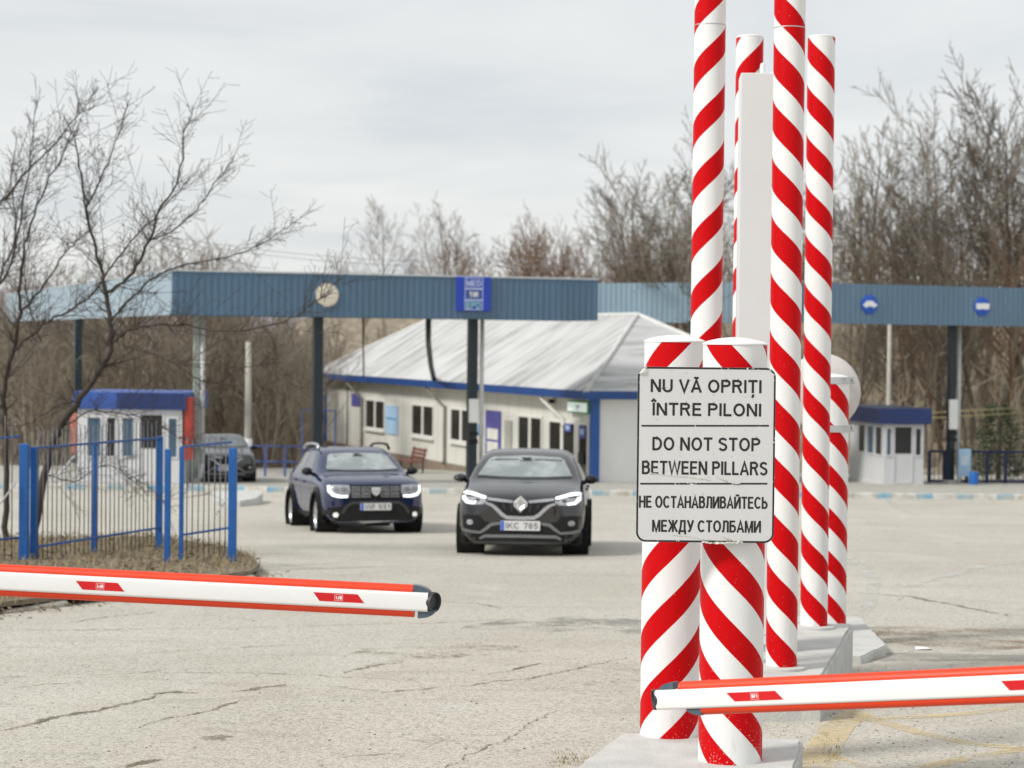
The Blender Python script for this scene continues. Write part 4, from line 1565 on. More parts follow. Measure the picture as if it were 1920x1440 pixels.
purp = mat('violet_blue_board', (.09, .085, .30), .5, .1, 3)
lbl = mat('light_blue_notice', (.36, .53, .72), .5, .1, 2)
blc = mat('bright_blue_notice', (.06, .28, .55), .5, .1, 2)
wallsign('notice_board', 'small violet blue notice near the far end of the white building', 661, 677, -2.98, -2.42, purp)
wallsign('notice_board', 'light blue notice board right of the farthest window', 725, 748, -4.0, -2.78, lbl, extra=[(.1, .9, .52, .58, blc), (.1, .9, .8, .9, lbl)])
wallsign('notice_board', 'small bright blue notice left of the tall violet board', 899, 908, -3.55, -3.1, blc)
wallsign('notice_board', 'tall violet board with two pale panels on the white building', 913, 941, -4.2, -2.55, purp, extra=[(.14, .86, .36, .60, wallm), (.14, .86, .06, .31, wallm)])
wallsign('notice_board', 'grey notice sheet right of the tall violet board', 949, 962, -4.2, -2.85, mat('grey_notice', (.36, .35, .32), .6, .15, 6))
wallsign('notice_board', 'small blue square sign on the glazed door', 1064, 1076, -3.0, -2.72, purp, x=-.075, extra=[(.2, .8, .3, .75, lbl)])
wallsign('notice_board', 'small blue square sign above the black letter box by the corner post', 1091, 1103, -3.15, -2.75, purp, x=-.075, extra=[(.2, .8, .3, .75, lbl)])
t = wallsign('lit_sign', 'green framed white lit sign under the eave beside the blue corner post', 1074, 1112, -2.33, -1.94, mat('green_sign_frame', (.05, .33, .07), .5, .05), x=-.12)
for c_ in t.children:
    c_.scale = (3, 1, 1)
yw = abs(tt(1074) - tt(1112))
MB().b2(-.085, -.062, -yw / 2 + .05, yw / 2 - .05, -.15, .15).build('face', mat('lit_white_face', (.8, .85, .82), .4, .02, emit=(.85, 1, .92), estr=.25), t)
fr_ = MB()
MT = Matrix.Translation((-.086, 0, 0)) @ Matrix.Rotation(radians(-90), 4, 'Z')
stroke(fr_, [(-.1, .03), (.28, .03)], .07, 0, M=MT)
stroke(fr_, [(-.1, -.07), (.2, -.07)], .04, 0, M=MT)
fr_.build('printed_bars', mat('pale_green_lettering', (.35, .45, .38), .5), t, fix=False)
wallsign('letter_box', 'black box on the white building beside the blue corner post', 1091, 1102, -4.0, -3.62, black, 'letter box', x=-.1)
# blue P on the end wall
M_ = Matrix.Translation(BR) @ Matrix.Rotation(BA, 4, 'Z')
pxm = MB()
lt2 = P(1186, 765, 69.8)
tP = thing('wall_lettering', 'blue letter P on the end wall of the white building beside the sign', 'lettering', lt2 + Vector((0, -.12, 0)), BA)
text(pxm, 'P', -.10, .22, -.22, .42, 0, .2)
pxm.build('letter', mat('violet_blue_letter', (.07, .11, .36), .5), tP, fix=False)

# cables that hang from the canopy to the eave
for lab, pts, r_c in (('thick black cable hanging from the canopy to the office roof', [(803, 598, 70), (803, 640, 74), (808, 685, 80), (815, 716, 84.5)], .10),
                      ('thin dark cable hanging from the canopy left of the thick one', [(681, 596, 68), (681, 650, 78), (682, 708, 92)], .035)):
    o = MB().tube([P(*q_) for q_ in pts], r_c, 7).build('hanging_cable', black)
    tag(o, lab, 'cable')

# bench, railing, pavement and kerbs in front of the building
pav = mat('pavement_slabs', (.40, .385, .34), .9, .12, 3, dirt=.3)


def kerbline(pts, h, name, seedc=0):
    mb = MB()
    n = len(pts)
    vs = []
    for i, p in enumerate(pts):
        d = (pts[min(i + 1, n - 1)] - pts[max(i - 1, 0)])
        nn = Vector((-d.y, d.x, 0)).normalized()
        zg = gz(0, p.y)
        for off, z in ((0, -.02), (.0, h - .02), (.02, h), (.17, h), (.18, h - .02), (.18, -.02)):
            q = p + nn * off
            vs.append((q.x, q.y, zg + z))
    fs = []
    for i in range(n - 1):
        for k_ in range(5):
            fs.append((6 * i + k_, 6 * i + k_ + 1, 6 * i + 7 + k_, 6 * i + 6 + k_))
    mb.add(vs, fs)
    return kind(mb.build(name, kerbm), 'structure')


kerbm, t_, b_ = newmat('blue_and_white_kerb_paint')
g = NG(t_)
oo = g.obj()
sx0 = g.n('ShaderNodeSeparateXYZ')
t_.links.new(oo, sx0.inputs[0])
fr = g.m('FRACT', g.m('MULTIPLY', sx0.outputs[0], 0.86))
wn_ = g.noise(oo, 2.5, 5, .7)
cb_ = g.mix(g.ramp(wn_, .42, .6), (.20, .38, .50), (.42, .44, .41))
cw_ = g.mix(g.ramp(wn_, .45, .65), (.60, .59, .55), (.38, .35, .29))
g.put(b_.inputs['Base Color'], g.mix(g.m('LESS_THAN', fr, .42), cw_, cb_))
b_.inputs['Roughness'].default_value = .8
KY = 60.0
kerbline([Vector((-40 + i * 1.0, 61.0 + .012 * (i - 40) + (.5 if i < 33 else 0), 0)) for i in range(0, 90)], .15, 'kerb')
MB2 = MB()
xs2 = [-40 + i * 2 for i in range(45)]
vs = []
for x in xs2:
    y0 = 61.0 + .012 * (x) + (.5 if x < -7 else 0) + .19
    vs += [(x, y0, gz(0, y0) + .15), (x, 84, gz(0, 84) + .15)]
MB2.add(vs, [(2 * i, 2 * i + 2, 2 * i + 3, 2 * i + 1) for i in range(len(xs2) - 1)])
kind(MB2.build('pavement', pav), 'structure')
# lane between the kiosks stays open: rounded kerb island at the left
q = G(455, 945)
isl_ = [G(400, 949), G(450, 950), G(482, 947), G(493, 943), G(484, 939.5), G(400, 940)]
slab('traffic_island', [(p.x, p.y) for p in isl_], gz(0, isl_[0].y) + .13, .05, concrete, 'small painted kerb island left of the blue car', 'traffic island', .02, 5)

wood = mat('red_brown_bench_wood', (.16, .045, .03), .6, .25, 5)
bq = P(768, 905, 80.5)
zb_ = gz(0, 80.5) + .15
bn = thing('park_bench', 'dark red wooden bench against the brown plinth between the two cars', 'bench', (P(770, 900, 79).x, 79, gz(0, 79) + .15), BA - pi / 2)
for i in range(4):
    MB().bbox((0, -.18 + i * .12, .45), (1.7, .10, .04), .008).build('seat_slat', wood, bn)
for i in range(3):
    MB().bbox((0, .28 + i * .03, .58 + i * .14), (1.7, .035, .11), .008).build('back_slat', wood, bn)
for sx2 in (-.7, .7):
    MB().tube([(sx2, -.2, 0), (sx2, -.2, .42)], .03, 6).build('leg', black, bn)
    MB().tube([(sx2, .24, 0), (sx2, .25, .45), (sx2, .36, .95)], .03, 6).build('leg', black, bn)


def railing(name, label, pts, top, bars, m, cat='railing', w=.05, group=None, rails=(1.0,)):
    t = thing(name, label, cat, pts[0], 0, group)
    o0 = Vector(pts[0])
    for p in pts:
        MB().bbox((p.x - o0.x, p.y - o0.y, p.z - o0.z + top / 2), (w, w, top), .005, 1).build('post', m, t)
    for a, b in zip(pts, pts[1:]):
        for k_ in rails:
            MB().tube([a - o0 + Vector((0, 0, top * k_)), b - o0 + Vector((0, 0, top * k_))], w * .42, 6).build('rail', m, t)
        if bars:
            mb = MB()
            n = int((b - a).length / bars)
            for i in range(1, n):
                p = a.lerp(b, i / n) - o0
                mb.tube([p + Vector((0, 0, top * rails[-1])), p + Vector((0, 0, top))], .012, 4)
            mb.build('bars', m, t)
    return t


def onpave(px, D, dz=.15):
    p = P(px, 900, D)
    return Vector((p.x, D, gz(0, D) + dz))


railm = mat('faded_blue_railing', (.075, .12, .33), .5, .15, 3)
railing('railing', 'low faded blue railing behind the blue car and the lamp pole', [onpave(470, 72), onpave(497, 72), onpave(534, 72), onpave(575, 72)], 1.05, 0, railm, rails=(1.0, .5), w=.075)
pA, pB = P(566, 845, 84), P(628, 845, 84)
railing('stair_railing', 'tall thin blue railing by the far end of the white building', [Vector((pA.x, 84, gz(0, 84) + .15)), Vector((pB.x, 84, gz(0, 84) + .15))], 2.3, 0, railm, rails=(1.0,), w=.06)
ndark = mat('navy_fence_paint', (.012, .022, .085), .5, .2, 3)
railing('railing', 'dark navy fence of thin bars behind the blue bin at the right', [onpave(x, 73) for x in (1742, 1770, 1812, 1850, 1885, 1925, 1965)], 1.10, .13, ndark, rails=(1.0, .08), w=.11)

# lamp and wire poles
pole = mat('grey_concrete_pole', (.42, .40, .35), .85, .15, 3)
for px, D, zt, r0, lab, base in ((464, 74, 640, .13, 'pale concrete pole with a white painted foot left of the blue car', True), (1664, 78, 560, .09, 'slim grey pole behind the dark blue roofed booth', False)):
    p = onpave(px, D)
    t = thing('utility_pole', lab, 'pole', p)
    hh = P(px, zt, D).z - p.z
    MB().lathe([(r0, 0), (r0 * .75, hh), (.001, hh + .02)], 14).build('shaft', pole, t)
    if base:
        MB().lathe([(r0 + .03, 0), (r0 + .028, 1.25), (r0 * .9, 1.27)], 14).build('foot', white, t)

# overhead wires
wm = mat('grey_cable', (.25, .26, .28), .6)
for lab, (xa, ya, Da), (xb, yb, Db), sag, m_, rr_ in (('upper thin cable across the sky above the canopy', (250, 432, 95), (1330, 462, 92), 1.0, wm, .012), ('lower thin cable across the sky above the canopy', (250, 440, 96), (1330, 474, 93), 1.0, wm, .012)):
    a, b = P(xa, ya, Da), P(xb, yb, Db)
    o = MB().tube([a.lerp(b, i / 24) - Vector((0, 0, sag * 4 * (i / 24) * (1 - i / 24))) for i in range(25)], rr_, 5).build('overhead_cable', m_)
    tag(o, lab, 'cable', 'overhead cables')
yp = mat('yellow_gas_pipe', (.34, .30, .14), .6)
for dz, lab in ((0, 'upper yellow pipe running behind the right column'), (10, 'lower yellow pipe running behind the right column')):
    a, b = P(1745, 774 + dz, 76), P(1960, 762 + dz, 76)
    tag(MB().tube([a, b], .018, 6).build('gas_pipe', yp), lab, 'pipe', 'yellow pipes')

# notice and bin at the right
t = thing('info_board', 'light blue information board beside the right column', 'sign', onpave(1808, 71.5), 0)
MB().bbox((0, 0, .75), (.42, .05, .92), .01).build('board', lbl, t)
MB().b2(-.13, .13, -.03, -.026, .66, .98).build('panel', mat('pale_notice', (.55, .65, .75), .5), t)
MB().box((-.17, 0, .15), (.04, .04, .3)).box((.17, 0, .15), (.04, .04, .3)).build('legs', steel, t)
t = thing('waste_bin', 'small bright blue bin beside the light blue board', 'bin', onpave(1826, 70.8), 0)
MB().lathe([(.001, 0), (.145, 0), (.155, .2), (.150, .42), (.135, .46), (.115, .46), (.115, .42), (.001, .40)], 20).build('drum', mat('bright_blue_plastic', (.012, .13, .46), .4, .1), t, auto=40)


# ------------------------------------------------------------------ kiosks
def kiosk(name, label, px, D, rz, w, d, h, roofh, over, roofm_, faces, side=None, red=None):
    t = thing(name, label, 'kiosk', onpave(px, D), rz)
    kw = mat('white_upvc', (.58, .59, .60), .45, .03, 2)
    MB().b2(0, w, 0, d, .05, h).build('wall', kw, t)
    MB().b2(-.04, w + .04, -.04, d + .04, -.3, .049).build('base', concrete, t)
    MB().bbox((w / 2, d / 2, h + roofh / 2), (w + 2 * over, d + 2 * over, roofh), .02).build('roof', roofm_, t)
    for (wall, a, b, z0, z1, kind_, gm_) in faces:
        mb, pn = MB(), MB()
        f_ = .055
        if wall == 'f':
            mb.b2(a, b, -.03, -.002, z0, z0 + f_).b2(a, b, -.03, -.002, z1 - f_, z1).b2(a, a + f_, -.03, -.002, z0 + f_, z1 - f_).b2(b - f_, b, -.03, -.002, z0 + f_, z1 - f_)
            pn.b2(a + f_, b - f_, -.015, -.002, (z0 if kind_ == 'window' else 1.0) + f_, z1 - f_)
        elif wall == 'l':
            mb.b2(-.03, -.002, a, b, z0, z0 + f_).b2(-.03, -.002, a, b, z1 - f_, z1).b2(-.03, -.002, a, a + f_, z0 + f_, z1 - f_).b2(-.03, -.002, b - f_, b, z0 + f_, z1 - f_)
            pn.b2(-.015, -.002, a + f_, b - f_, (z0 if kind_ == 'window' else 1.0) + f_, z1 - f_)
        o = mb.build(kind_, kw, t)
        pn.build('pane', gm_, o)
    return t


navy = mat('navy_roof_band', (.010, .028, .12), .4, .1, 2)
royal = mat('royal_blue_roof_band', (.03, .085, .33), .45, .12, 2)
kd = mat('kiosk_black_glass', (.012, .014, .018), .08, .4, 2)
kiosk('border_booth', 'small white booth with a navy roof band and a glazed door, right of the mirror', 1657, 70, radians(9), 1.36, 3.6, 2.02, .52, .20, navy,
      [('f', .30, .98, .06, 1.98, 'door', kd), ('f', 1.02, 1.30, .95, 1.92, 'window', kd), ('f', .03, .27, .95, 1.92, 'window', glassb),
       ('l', .15, .85, .95, 1.95, 'window', kd), ('l', 1.0, 1.7, .95, 1.95, 'window', glassb), ('l', 1.9, 2.6, .95, 1.95, 'window', kd)])
k2 = kiosk('border_kiosk', 'white kiosk with a bright blue roof band and red side panel behind the blue fence', 145, 63.5, radians(-4), 3.15, 3.0, 2.20, .52, .12, royal,
           [('f', .25, .75, .75, 2.0, 'window', glassb), ('f', .85, 1.2, .75, 2.0, 'window', kd), ('f', 1.30, 1.75, .75, 2.0, 'window', glassb), ('f', 1.86, 2.62, .06, 2.1, 'door', kd), ('f', 2.7, 3.05, .75, 2.0, 'window', glassb)])
redm = mat('red_panel', (.33, .035, .022), .5, .1, 3)
MB().bbox((3.15 + .19, .2, 1.65), (.22, .5, 1.85), .01).build('side_panel', redm, k2)
MB().bbox((-.14, .3, 1.45), (.20, .5, 1.2), .01).build('side_panel', mat('faded_red_panel', (.42, .16, .12), .6, .15, 3), k2)
MB().b2(1.22, 3.2, -.155, -.125, 2.22, 2.70).build('fascia_panel', navy, k2)

# ------------------------------------------------------------------ cars: a lofted shell, details laid on its surface
def loft_shell(st, sub=2):
    """st: rows (y, [(x,z)...]) of a half section from the bottom centre to the top centre"""
    n = len(st[0][1])
    vs, fs = [], []
    for y, sec in st:
        ring = [(x, z) for x, z in sec] + [(-x, z) for x, z in sec[-2:0:-1]]
        vs += [(x, y, z) for x, z in ring]
    m = 2 * n - 2
    for i in range(len(st) - 1):
        for k in range(m):
            fs.append((i * m + k, i * m + (k + 1) % m, (i + 1) * m + (k + 1) % m, (i + 1) * m + k))
    # flat ends filled as strips across
    for i, fl in ((0, False), (len(st) - 1, True)):
        for k in range(n - 1):
            a, b = k, k + 1
            a2, b2 = (m - k) % m, (m - k - 1) % m
            q = [i * m + a, i * m + b, i * m + b2, i * m + a2]
            q = list(dict.fromkeys(q))
            if len(q) > 2:
                fs.append(tuple(q if fl else q[::-1]))
    me = bpy.data.meshes.new('shell')
    me.from_pydata(vs, [], fs)
    bm = bmesh.new()
    bm.from_mesh(me)
    bmesh.ops.recalc_face_normals(bm, faces=bm.faces)
    bm.to_mesh(me)
    bm.free()
    o = bpy.data.objects.new('shell', me)
    C.objects.link(o)
    md = o.modifiers.new('s', 'SUBSURF')
    md.levels = md.render_levels = sub
    return o


def evaluated(o):
    dg = bpy.context.evaluated_depsgraph_get()
    me = bpy.data.meshes.new_from_object(o.evaluated_get(dg), depsgraph=dg)
    return me


def bvh_of(me):
    return BVHTree.FromPolygons([v.co.copy() for v in me.vertices], [tuple(p.vertices) for p in me.polygons])


def wheel_cut(o, wheels, r, depth):
    bm = bmesh.new()
    for x, y, z in wheels:
        M_ = Matrix.Translation((x, y, z)) @ Matrix.Rotation(pi / 2, 4, 'Y')
        bmesh.ops.create_cone(bm, cap_ends=True, segments=36, radius1=r, radius2=r, depth=depth, matrix=M_)
    me = bpy.data.meshes.new('cut')
    bm.to_mesh(me)
    bm.free()
    c = bpy.data.objects.new('cut', me)
    C.objects.link(c)
    md = o.modifiers.new('b', 'BOOLEAN')
    md.operation = 'DIFFERENCE'
    md.solver = 'EXACT'
    md.object = c
    bpy.context.view_layer.update()
    out = evaluated(o)
    bpy.data.objects.remove(c)
    return out


def patch(name, polys, axis, bvh, m, parent, off=.006, thick=.012, cell=.05, smooth=True):
    """lay flat outlines (u,z) on the shell as a thin solid; axis 'f' front, 'r' +x side, 'l' -x side"""
    bm = bmesh.new()
    for poly in polys:
        vs = [bm.verts.new((u, v, 0)) for u, v in poly]
        try:
            bm.faces.new(vs)
        except ValueError:
            pass
    bmesh.ops.triangulate(bm, faces=bm.faces[:])
    us = [v.co.x for v in bm.verts]
    ws = [v.co.y for v in bm.verts]
    for ax, lo, hi in ((0, min(us), max(us)), (1, min(ws), max(ws))):
        k = lo + cell
        while k < hi:
            co = Vector((k, 0, 0)) if ax == 0 else Vector((0, k, 0))
            no = Vector((1, 0, 0)) if ax == 0 else Vector((0, 1, 0))
            bmesh.ops.bisect_plane(bm, geom=bm.verts[:] + bm.edges[:] + bm.faces[:], plane_co=co, plane_no=no, dist=1e-5)
            k += cell
    bmesh.ops.remove_doubles(bm, verts=bm.verts[:], dist=1e-4)
    bm.verts.index_update()
    front, backv = [], []
    dirs = {'f': Vector((0, 1, 0)), 'r': Vector((-1, 0, 0)), 'l': Vector((1, 0, 0)), 't': Vector((0, 0, -1))}[axis]
    for v in bm.verts:
        u, w = v.co.x, v.co.y
        o = {'f': Vector((u, -3, w)), 'r': Vector((3, u, w)), 'l': Vector((-3, u, w)), 't': Vector((u, w, 4))}[axis]
        h = bvh.ray_cast(o, dirs)
        if h[0] is None:
            guess = {'f': Vector((u, .3, w)), 'r': Vector((.9, u, w)), 'l': Vector((-.9, u, w)), 't': Vector((u, w, 1.5))}[axis]
            nr = bvh.find_nearest(guess)
            p = {'f': Vector((u, nr[0].y, w)), 'r': Vector((nr[0].x, u, w)), 'l': Vector((nr[0].x, u, w)), 't': Vector((u, w, nr[0].z))}[axis]
        else:
            p = h[0]
        front.append(p - dirs * off)
        backv.append(p + dirs * thick)
    n = len(front)
    fs = []
    for f in bm.faces:
        ids = [v.index for v in f.verts]
        fs.append(tuple(ids))
        fs.append(tuple(i + n for i in ids[::-1]))
    for e in bm.edges:
        if len(e.link_faces) == 1:
            a, b = e.verts[0].index, e.verts[1].index
            fs.append((a, b, b + n, a + n))
    bm.free()
    mb = MB()
    mb.add(front + backv, fs, False)
    return mb.build(name, m, parent, auto=35 if smooth else None)


def band(pts, w):
    """outline quads of a polyline band"""
    pts = [Vector(p) for p in pts]
    A, B = [], []
    n = len(pts)
    for i, p in enumerate(pts):
        d = (pts[min(i + 1, n - 1)] - pts[max(i - 1, 0)]).normalized()
        nn = Vector((-d.y, d.x))
        ww = w[i] if isinstance(w, (list, tuple)) else w
        A.append(tuple(p + nn * ww / 2))
        B.append(tuple(p - nn * ww / 2))
    return [[A[i], A[i + 1], B[i + 1], B[i]] for i in range(n - 1)]


def mir(polys):
    return [[(-u, v) for u, v in p[::-1]] for p in polys]


def regpoly(cx, cz, rx, rz, n=16):
    return [(cx + rx * cos(2 * pi * i / n), cz + rz * sin(2 * pi * i / n)) for i in range(n)]


tyre = mat('tyre_rubber', (.016, .016, .017), .8, .2, 8)
alloy = mat('alloy_silver', (.56, .57, .58), .28, .06, metal=.8)
darkw = mat('wheel_well_black', (.006, .006, .006), .9)
drl = mat('lit_white_led', (.9, .9, .9), .3, 0, emit=(1, 1, 1), estr=1.1)
lens = mat('headlamp_lens', (.34, .36, .38), .07, .25, 20, spec=.9)
lensd = mat('headlamp_dark', (.05, .055, .06), .1, .3, 20, spec=.9)
satin = mat('satin_silver', (.50, .51, .53), .28, .05, metal=.75)
plate = mat('white_number_plate', (.66, .66, .66), .4, .02)
plblue = mat('blue_plate_band', (.05, .14, .55), .4)
amber = mat('amber_lamp', (.75, .25, .02), .3)
clad = mat('black_cladding', (.014, .0145, .015), .5, .2, 6, spec=.22)
windm, t_, b_ = newmat('windscreen_glass')
g = NG(t_)
oo = g.obj()
c = g.mix(g.ramp(g.noise(g.scale(oo, (1.2, 1, 1.6)), 2.3, 4, .6, .4), .42, .62), (.22, .25, .255), (.36, .40, .40))  # pale mottled base colour stands in for cloudy sky reflected in the glass
g.put(b_.inputs['Base Color'], c)
b_.inputs['Roughness'].default_value = .04
b_.inputs['IOR'].default_value = 1.75
sidem = mat('side_glass', (.06, .07, .072), .04, .3, 3)
sidem.node_tree.nodes['Principled BSDF'].inputs['IOR'].default_value = 1.8


def paint(name, col, met=.35):
    m, t, b = newmat(name)
    g = NG(t)
    o = g.obj()
    sx = g.n('ShaderNodeSeparateXYZ')
    t.links.new(o, sx.inputs[0])
    f = g.noise(o, 3.5, 4)
    dust = g.m('MULTIPLY', g.ramp(sx.outputs[2], .75, .2, 0, .09), g.ramp(g.noise(o, 5, 5), .3, .7))
    c = g.mix(dust, g.mix(f, tuple(k * .9 for k in col), tuple(k * 1.1 for k in col)), (.20, .19, .17))
    g.put(b.inputs['Base Color'], c)
    b.inputs['Metallic'].default_value = met
    b.inputs['Roughness'].default_value = .36
    b.inputs['Specular IOR Level'].default_value = 0.0
    b.inputs['Coat Weight'].default_value = 1
    b.inputs['Coat Roughness'].default_value = .035
    b.inputs['Coat IOR'].default_value = 1.85
    return m


def add_wheel(parent, x, y, r, w, spokes):
    s = 1 if x > 0 else -1
    Mw = Matrix.Translation((x, y, r)) @ Matrix.Rotation(s * pi / 2, 4, 'Y')
    h = w / 2
    t = MB().lathe([(r * .66, -h), (r * .92, -h), (r * .985, -h * .8), (r, -h * .5), (r, h * .5), (r * .985, h * .8), (r * .92, h * .98), (r * .68, h)], 40, Mw).build('wheel', tyre, parent, auto=50)
    rm = MB().lathe([(r * .68, -h), (r * .60, -h * .3), (r * .60, h * .5), (r * .66, h * .95), (r * .695, h * 1.02), (r * .70, h * .9)], 40, Mw)
    rm.lathe([(.001, h * .78), (r * .15, h * .78), (r * .17, h * .6)], 20, Mw)
    for i in range(spokes):
        a = 2 * pi * i / spokes
        rm.bbox((r * .37, 0, h * .62), (r * .56, r * .15, h * .28), .006, 1, M=Mw @ Matrix.Rotation(a, 4, 'Z'))
    rm.build('rim', alloy, t, auto=40)
    MB().lathe([(.001, h * .2), (r * .6, h * .2)], 24, Mw).build('brake_disc', darkw, t)
    return t


def number_plate(car, bvh, zc, wid, hgt, txt, ytop):
    h = bvh.ray_cast(Vector((0, -3, zc)), Vector((0, 1, 0)))
    y = (h[0].y if h[0] else 0) - .03
    y = min(y, ytop)
    pl = MB().prism(rrect(wid, hgt, .012, 3, 0, zc), y - .01, y + .03).build('number_plate', plate, car)
    MB().prism(rrect(.05, hgt - .006, .008, 2, -wid / 2 + .028, zc), y - .0125, y - .0095).build('country_band', plblue, pl)
    tx = MB()
    a, b_ = txt.split(' ')
    text(tx, a, -wid / 2 + .075, -.015, zc - hgt * .30, hgt * .6, y - .0128, .17)
    text(tx, b_, .045, wid / 2 - .03, zc - hgt * .30, hgt * .6, y - .0128, .17)
    tx.build('lettering', mat('grey_black_lettering', (.12, .12, .12), .5), pl, fix=False)


def door_mirror(car, x, y, z, w, h, m, m2):
    s = 1 if x > 0 else -1
    mb = MB()
    sec = []
    for yy, k in ((-.10, .25), (-.07, .72), (-.02, .95), (.06, 1.0), (.09, .96)):
        sec.append([(x + w / 2 * k * cos(2 * pi * i / 18) * (1.0), y + yy, z + h / 2 * k * (sin(2 * pi * i / 18)) * (1 - .15 * s * cos(2 * pi * i / 18))) for i in range(18)])
    vs = [p for r_ in sec for p in r_]
    fs = [(i * 18 + k, i * 18 + (k + 1) % 18, (i + 1) * 18 + (k + 1) % 18, (i + 1) * 18 + k) for i in range(4) for k in range(18)]
    fs += [tuple(range(18)), tuple(range(72, 90))[::-1]]
    mb.add(vs, fs, True)
    o = mb.build('door_mirror', m, car, auto=60)
    MB().tube([(x - s * w * .4, y, z - h * .25), (x - s * (w * .5 + .1), y + .03, z - h * .55)], [.03, .045], 8).build('stalk', m2, o)
    return o


def common_side(car, bvh, wins, sill, handles, seams, m_glass, m_sill, paintm):
    for ax in ('r', 'l'):
        for wpoly in wins:
            patch('side_window', [wpoly], ax, bvh, m_glass, car, .004, .01, .08)
        patch('sill_cladding', [sill], ax, bvh, m_sill, car, .010, .02, .08)
        for (y, z) in handles:
            patch('door_handle', [rrect(.20, .035, .015, 3, y, z)], ax, bvh, paintm, car, .028, .0, .1)
        for s in seams:
            patch('door_seam', band(s, .010), ax, bvh, black, car, .0015, .01, .08)


# ---- dark grey car, seen head on
def build_crossover(name, label, loc, rz, slope, paintm, lit=True, txt='IKC 785', emblem=True):
    car = thing(name, label, 'car', loc, rz)
    car.rotation_euler = (slope, 0, rz)

    def sec(zb, wb, ws, zs, wm, zm, wk, zk, wr, zr, wi, zi, zt):
        return [(0, zb), (wb * .6, zb), (wb, zb + .01), (ws, zs), (wm, zm), (wk, zk), (wr, zr), (wi, zi), (0, zt)]
    st = [
        (.00, sec(.20, .50, .60, .32, .62, .60, .58, .76, .50, .815, .30, .835, .84)),
        (.035, sec(.19, .60, .70, .32, .72, .62, .68, .78, .58, .845, .33, .87, .875)),
        (.13, sec(.18, .72, .83, .34, .85, .62, .82, .82, .70, .89, .38, .915, .92)),
        (.32, sec(.18, .76, .90, .36, .915, .64, .895, .86, .80, .935, .45, .965, .975)),
        (.62, sec(.18, .76, .915, .36, .925, .66, .905, .90, .82, .99, .50, 1.02, 1.03)),
        (.95, sec(.18, .76, .91, .36, .925, .68, .90, .94, .82, 1.045, .56, 1.07, 1.08)),
        (1.18, sec(.18, .76, .91, .36, .925, .70, .895, .98, .82, 1.10, .66, 1.115, 1.125)),
        (1.60, sec(.18, .76, .91, .36, .925, .70, .90, 1.00, .765, 1.30, .62, 1.34, 1.35)),
        (2.02, sec(.18, .76, .91, .36, .925, .70, .90, 1.01, .70, 1.455, .55, 1.50, 1.51)),
        (2.55, sec(.18, .76, .91, .36, .925, .70, .905, 1.02, .69, 1.50, .54, 1.54, 1.55)),
        (3.30, sec(.18, .76, .915, .36, .93, .70, .91, 1.04, .67, 1.49, .51, 1.53, 1.54)),
        (3.85, sec(.20, .76, .92, .38, .93, .72, .90, 1.06, .60, 1.40, .44, 1.44, 1.45)),
        (4.20, sec(.26, .72, .88, .42, .90, .74, .84, 1.05, .60, 1.22, .42, 1.26, 1.27)),
        (4.40, sec(.32, .64, .78, .44, .80, .74, .76, .98, .60, 1.04, .40, 1.06, 1.07)),
        (4.46, sec(.36, .56, .68, .46, .70, .74, .66, .92, .54, .96, .36, .98, .98)),
    ]
    sh = loft_shell(st)
    bpy.context.view_layer.update()
    me0 = evaluated(sh)
    bv = bvh_of(me0)
    wh = [(s * .80, y, .345) for s in (-1, 1) for y in (.93, 3.58)]
    me = wheel_cut(sh, [(s * .83, y, .355) for s in (-1, 1) for y in (.93, 3.58)], .395, .46)
    bpy.data.objects.remove(sh)
    me.name = 'body'
    me.materials.clear()
    me.materials.append(paintm)
    body = bpy.data.objects.new('body', me)
    C.objects.link(body)
    body.parent = car
    me.polygons.foreach_set('use_smooth', [True] * len(me.polygons))
    me.set_sharp_from_angle(angle=radians(42))
    for x, y, z in wh:
        add_wheel(car, x, y, .345, .225, 5)
        Mw = Matrix.Translation((x - (.03 if x > 0 else -.03), y, .355)) @ Matrix.Rotation(pi / 2, 4, 'Y')
        MB().lathe([(.388, -.19), (.388, .19)], 32, Mw).lathe([(.388, -.19 if x > 0 else .19), (.001, -.19 if x > 0 else .19)], 32, Mw).build('wheel_arch', darkw, car)
    u = lambda zx, zy: ((zx - 828) / 699, (1304 - zy) / 699)
    pl = lambda *a: [u(*q) for q in a]

    def both(nm, polys, m, **k):
        a = patch(nm, polys, 'f', bv, m, car, **k)
        b = patch(nm, mir(polys), 'f', bv, m, car, **k)
        return a, b
    patch('windscreen', [[(-.70, 1.155), (-.35, 1.137), (0, 1.132), (.35, 1.137), (.70, 1.155), (.565, 1.385), (.50, 1.42), (0, 1.442), (-.50, 1.42), (-.565, 1.385)]], 'f', bv, windm, car, off=.004, thick=.02, cell=.07)
    patch('wiper_cowl', band([(-.70, 1.132), (-.35, 1.114), (0, 1.108), (.35, 1.114), (.70, 1.132)], .034), 'f', bv, black, car, off=.006, cell=.08)
    patch('mirror_mount', [[(-.10, 1.36), (.10, 1.36), (.075, 1.415), (-.075, 1.415)]], 'f', bv, black, car, off=.006)
    hl = [pl((222, 655), (240, 636), (300, 636), (485, 690), (487, 742), (450, 772), (345, 778), (262, 762), (228, 715))]
    a, b = both('headlight', hl, lens if lit else lensd, off=.006, thick=.02, cell=.05)
    if lit:
        for par, mm in ((a, False), (b, True)):
            q = band(pl((250, 660), (330, 668), (480, 705)), [.034, .038, .028]) + band(pl((246, 655), (250, 715), (290, 752), (365, 762)), [.045, .055, .042, .022])
            patch('running_light', mir(q) if mm else q, 'f', bv, drl, par, off=.011, thick=.0, cell=.05)
            q = [regpoly(*u(395, 728), .035, .022, 12)]
            patch('lamp_eye', mir(q) if mm else q, 'f', bv, lensd, par, off=.010, thick=.0)
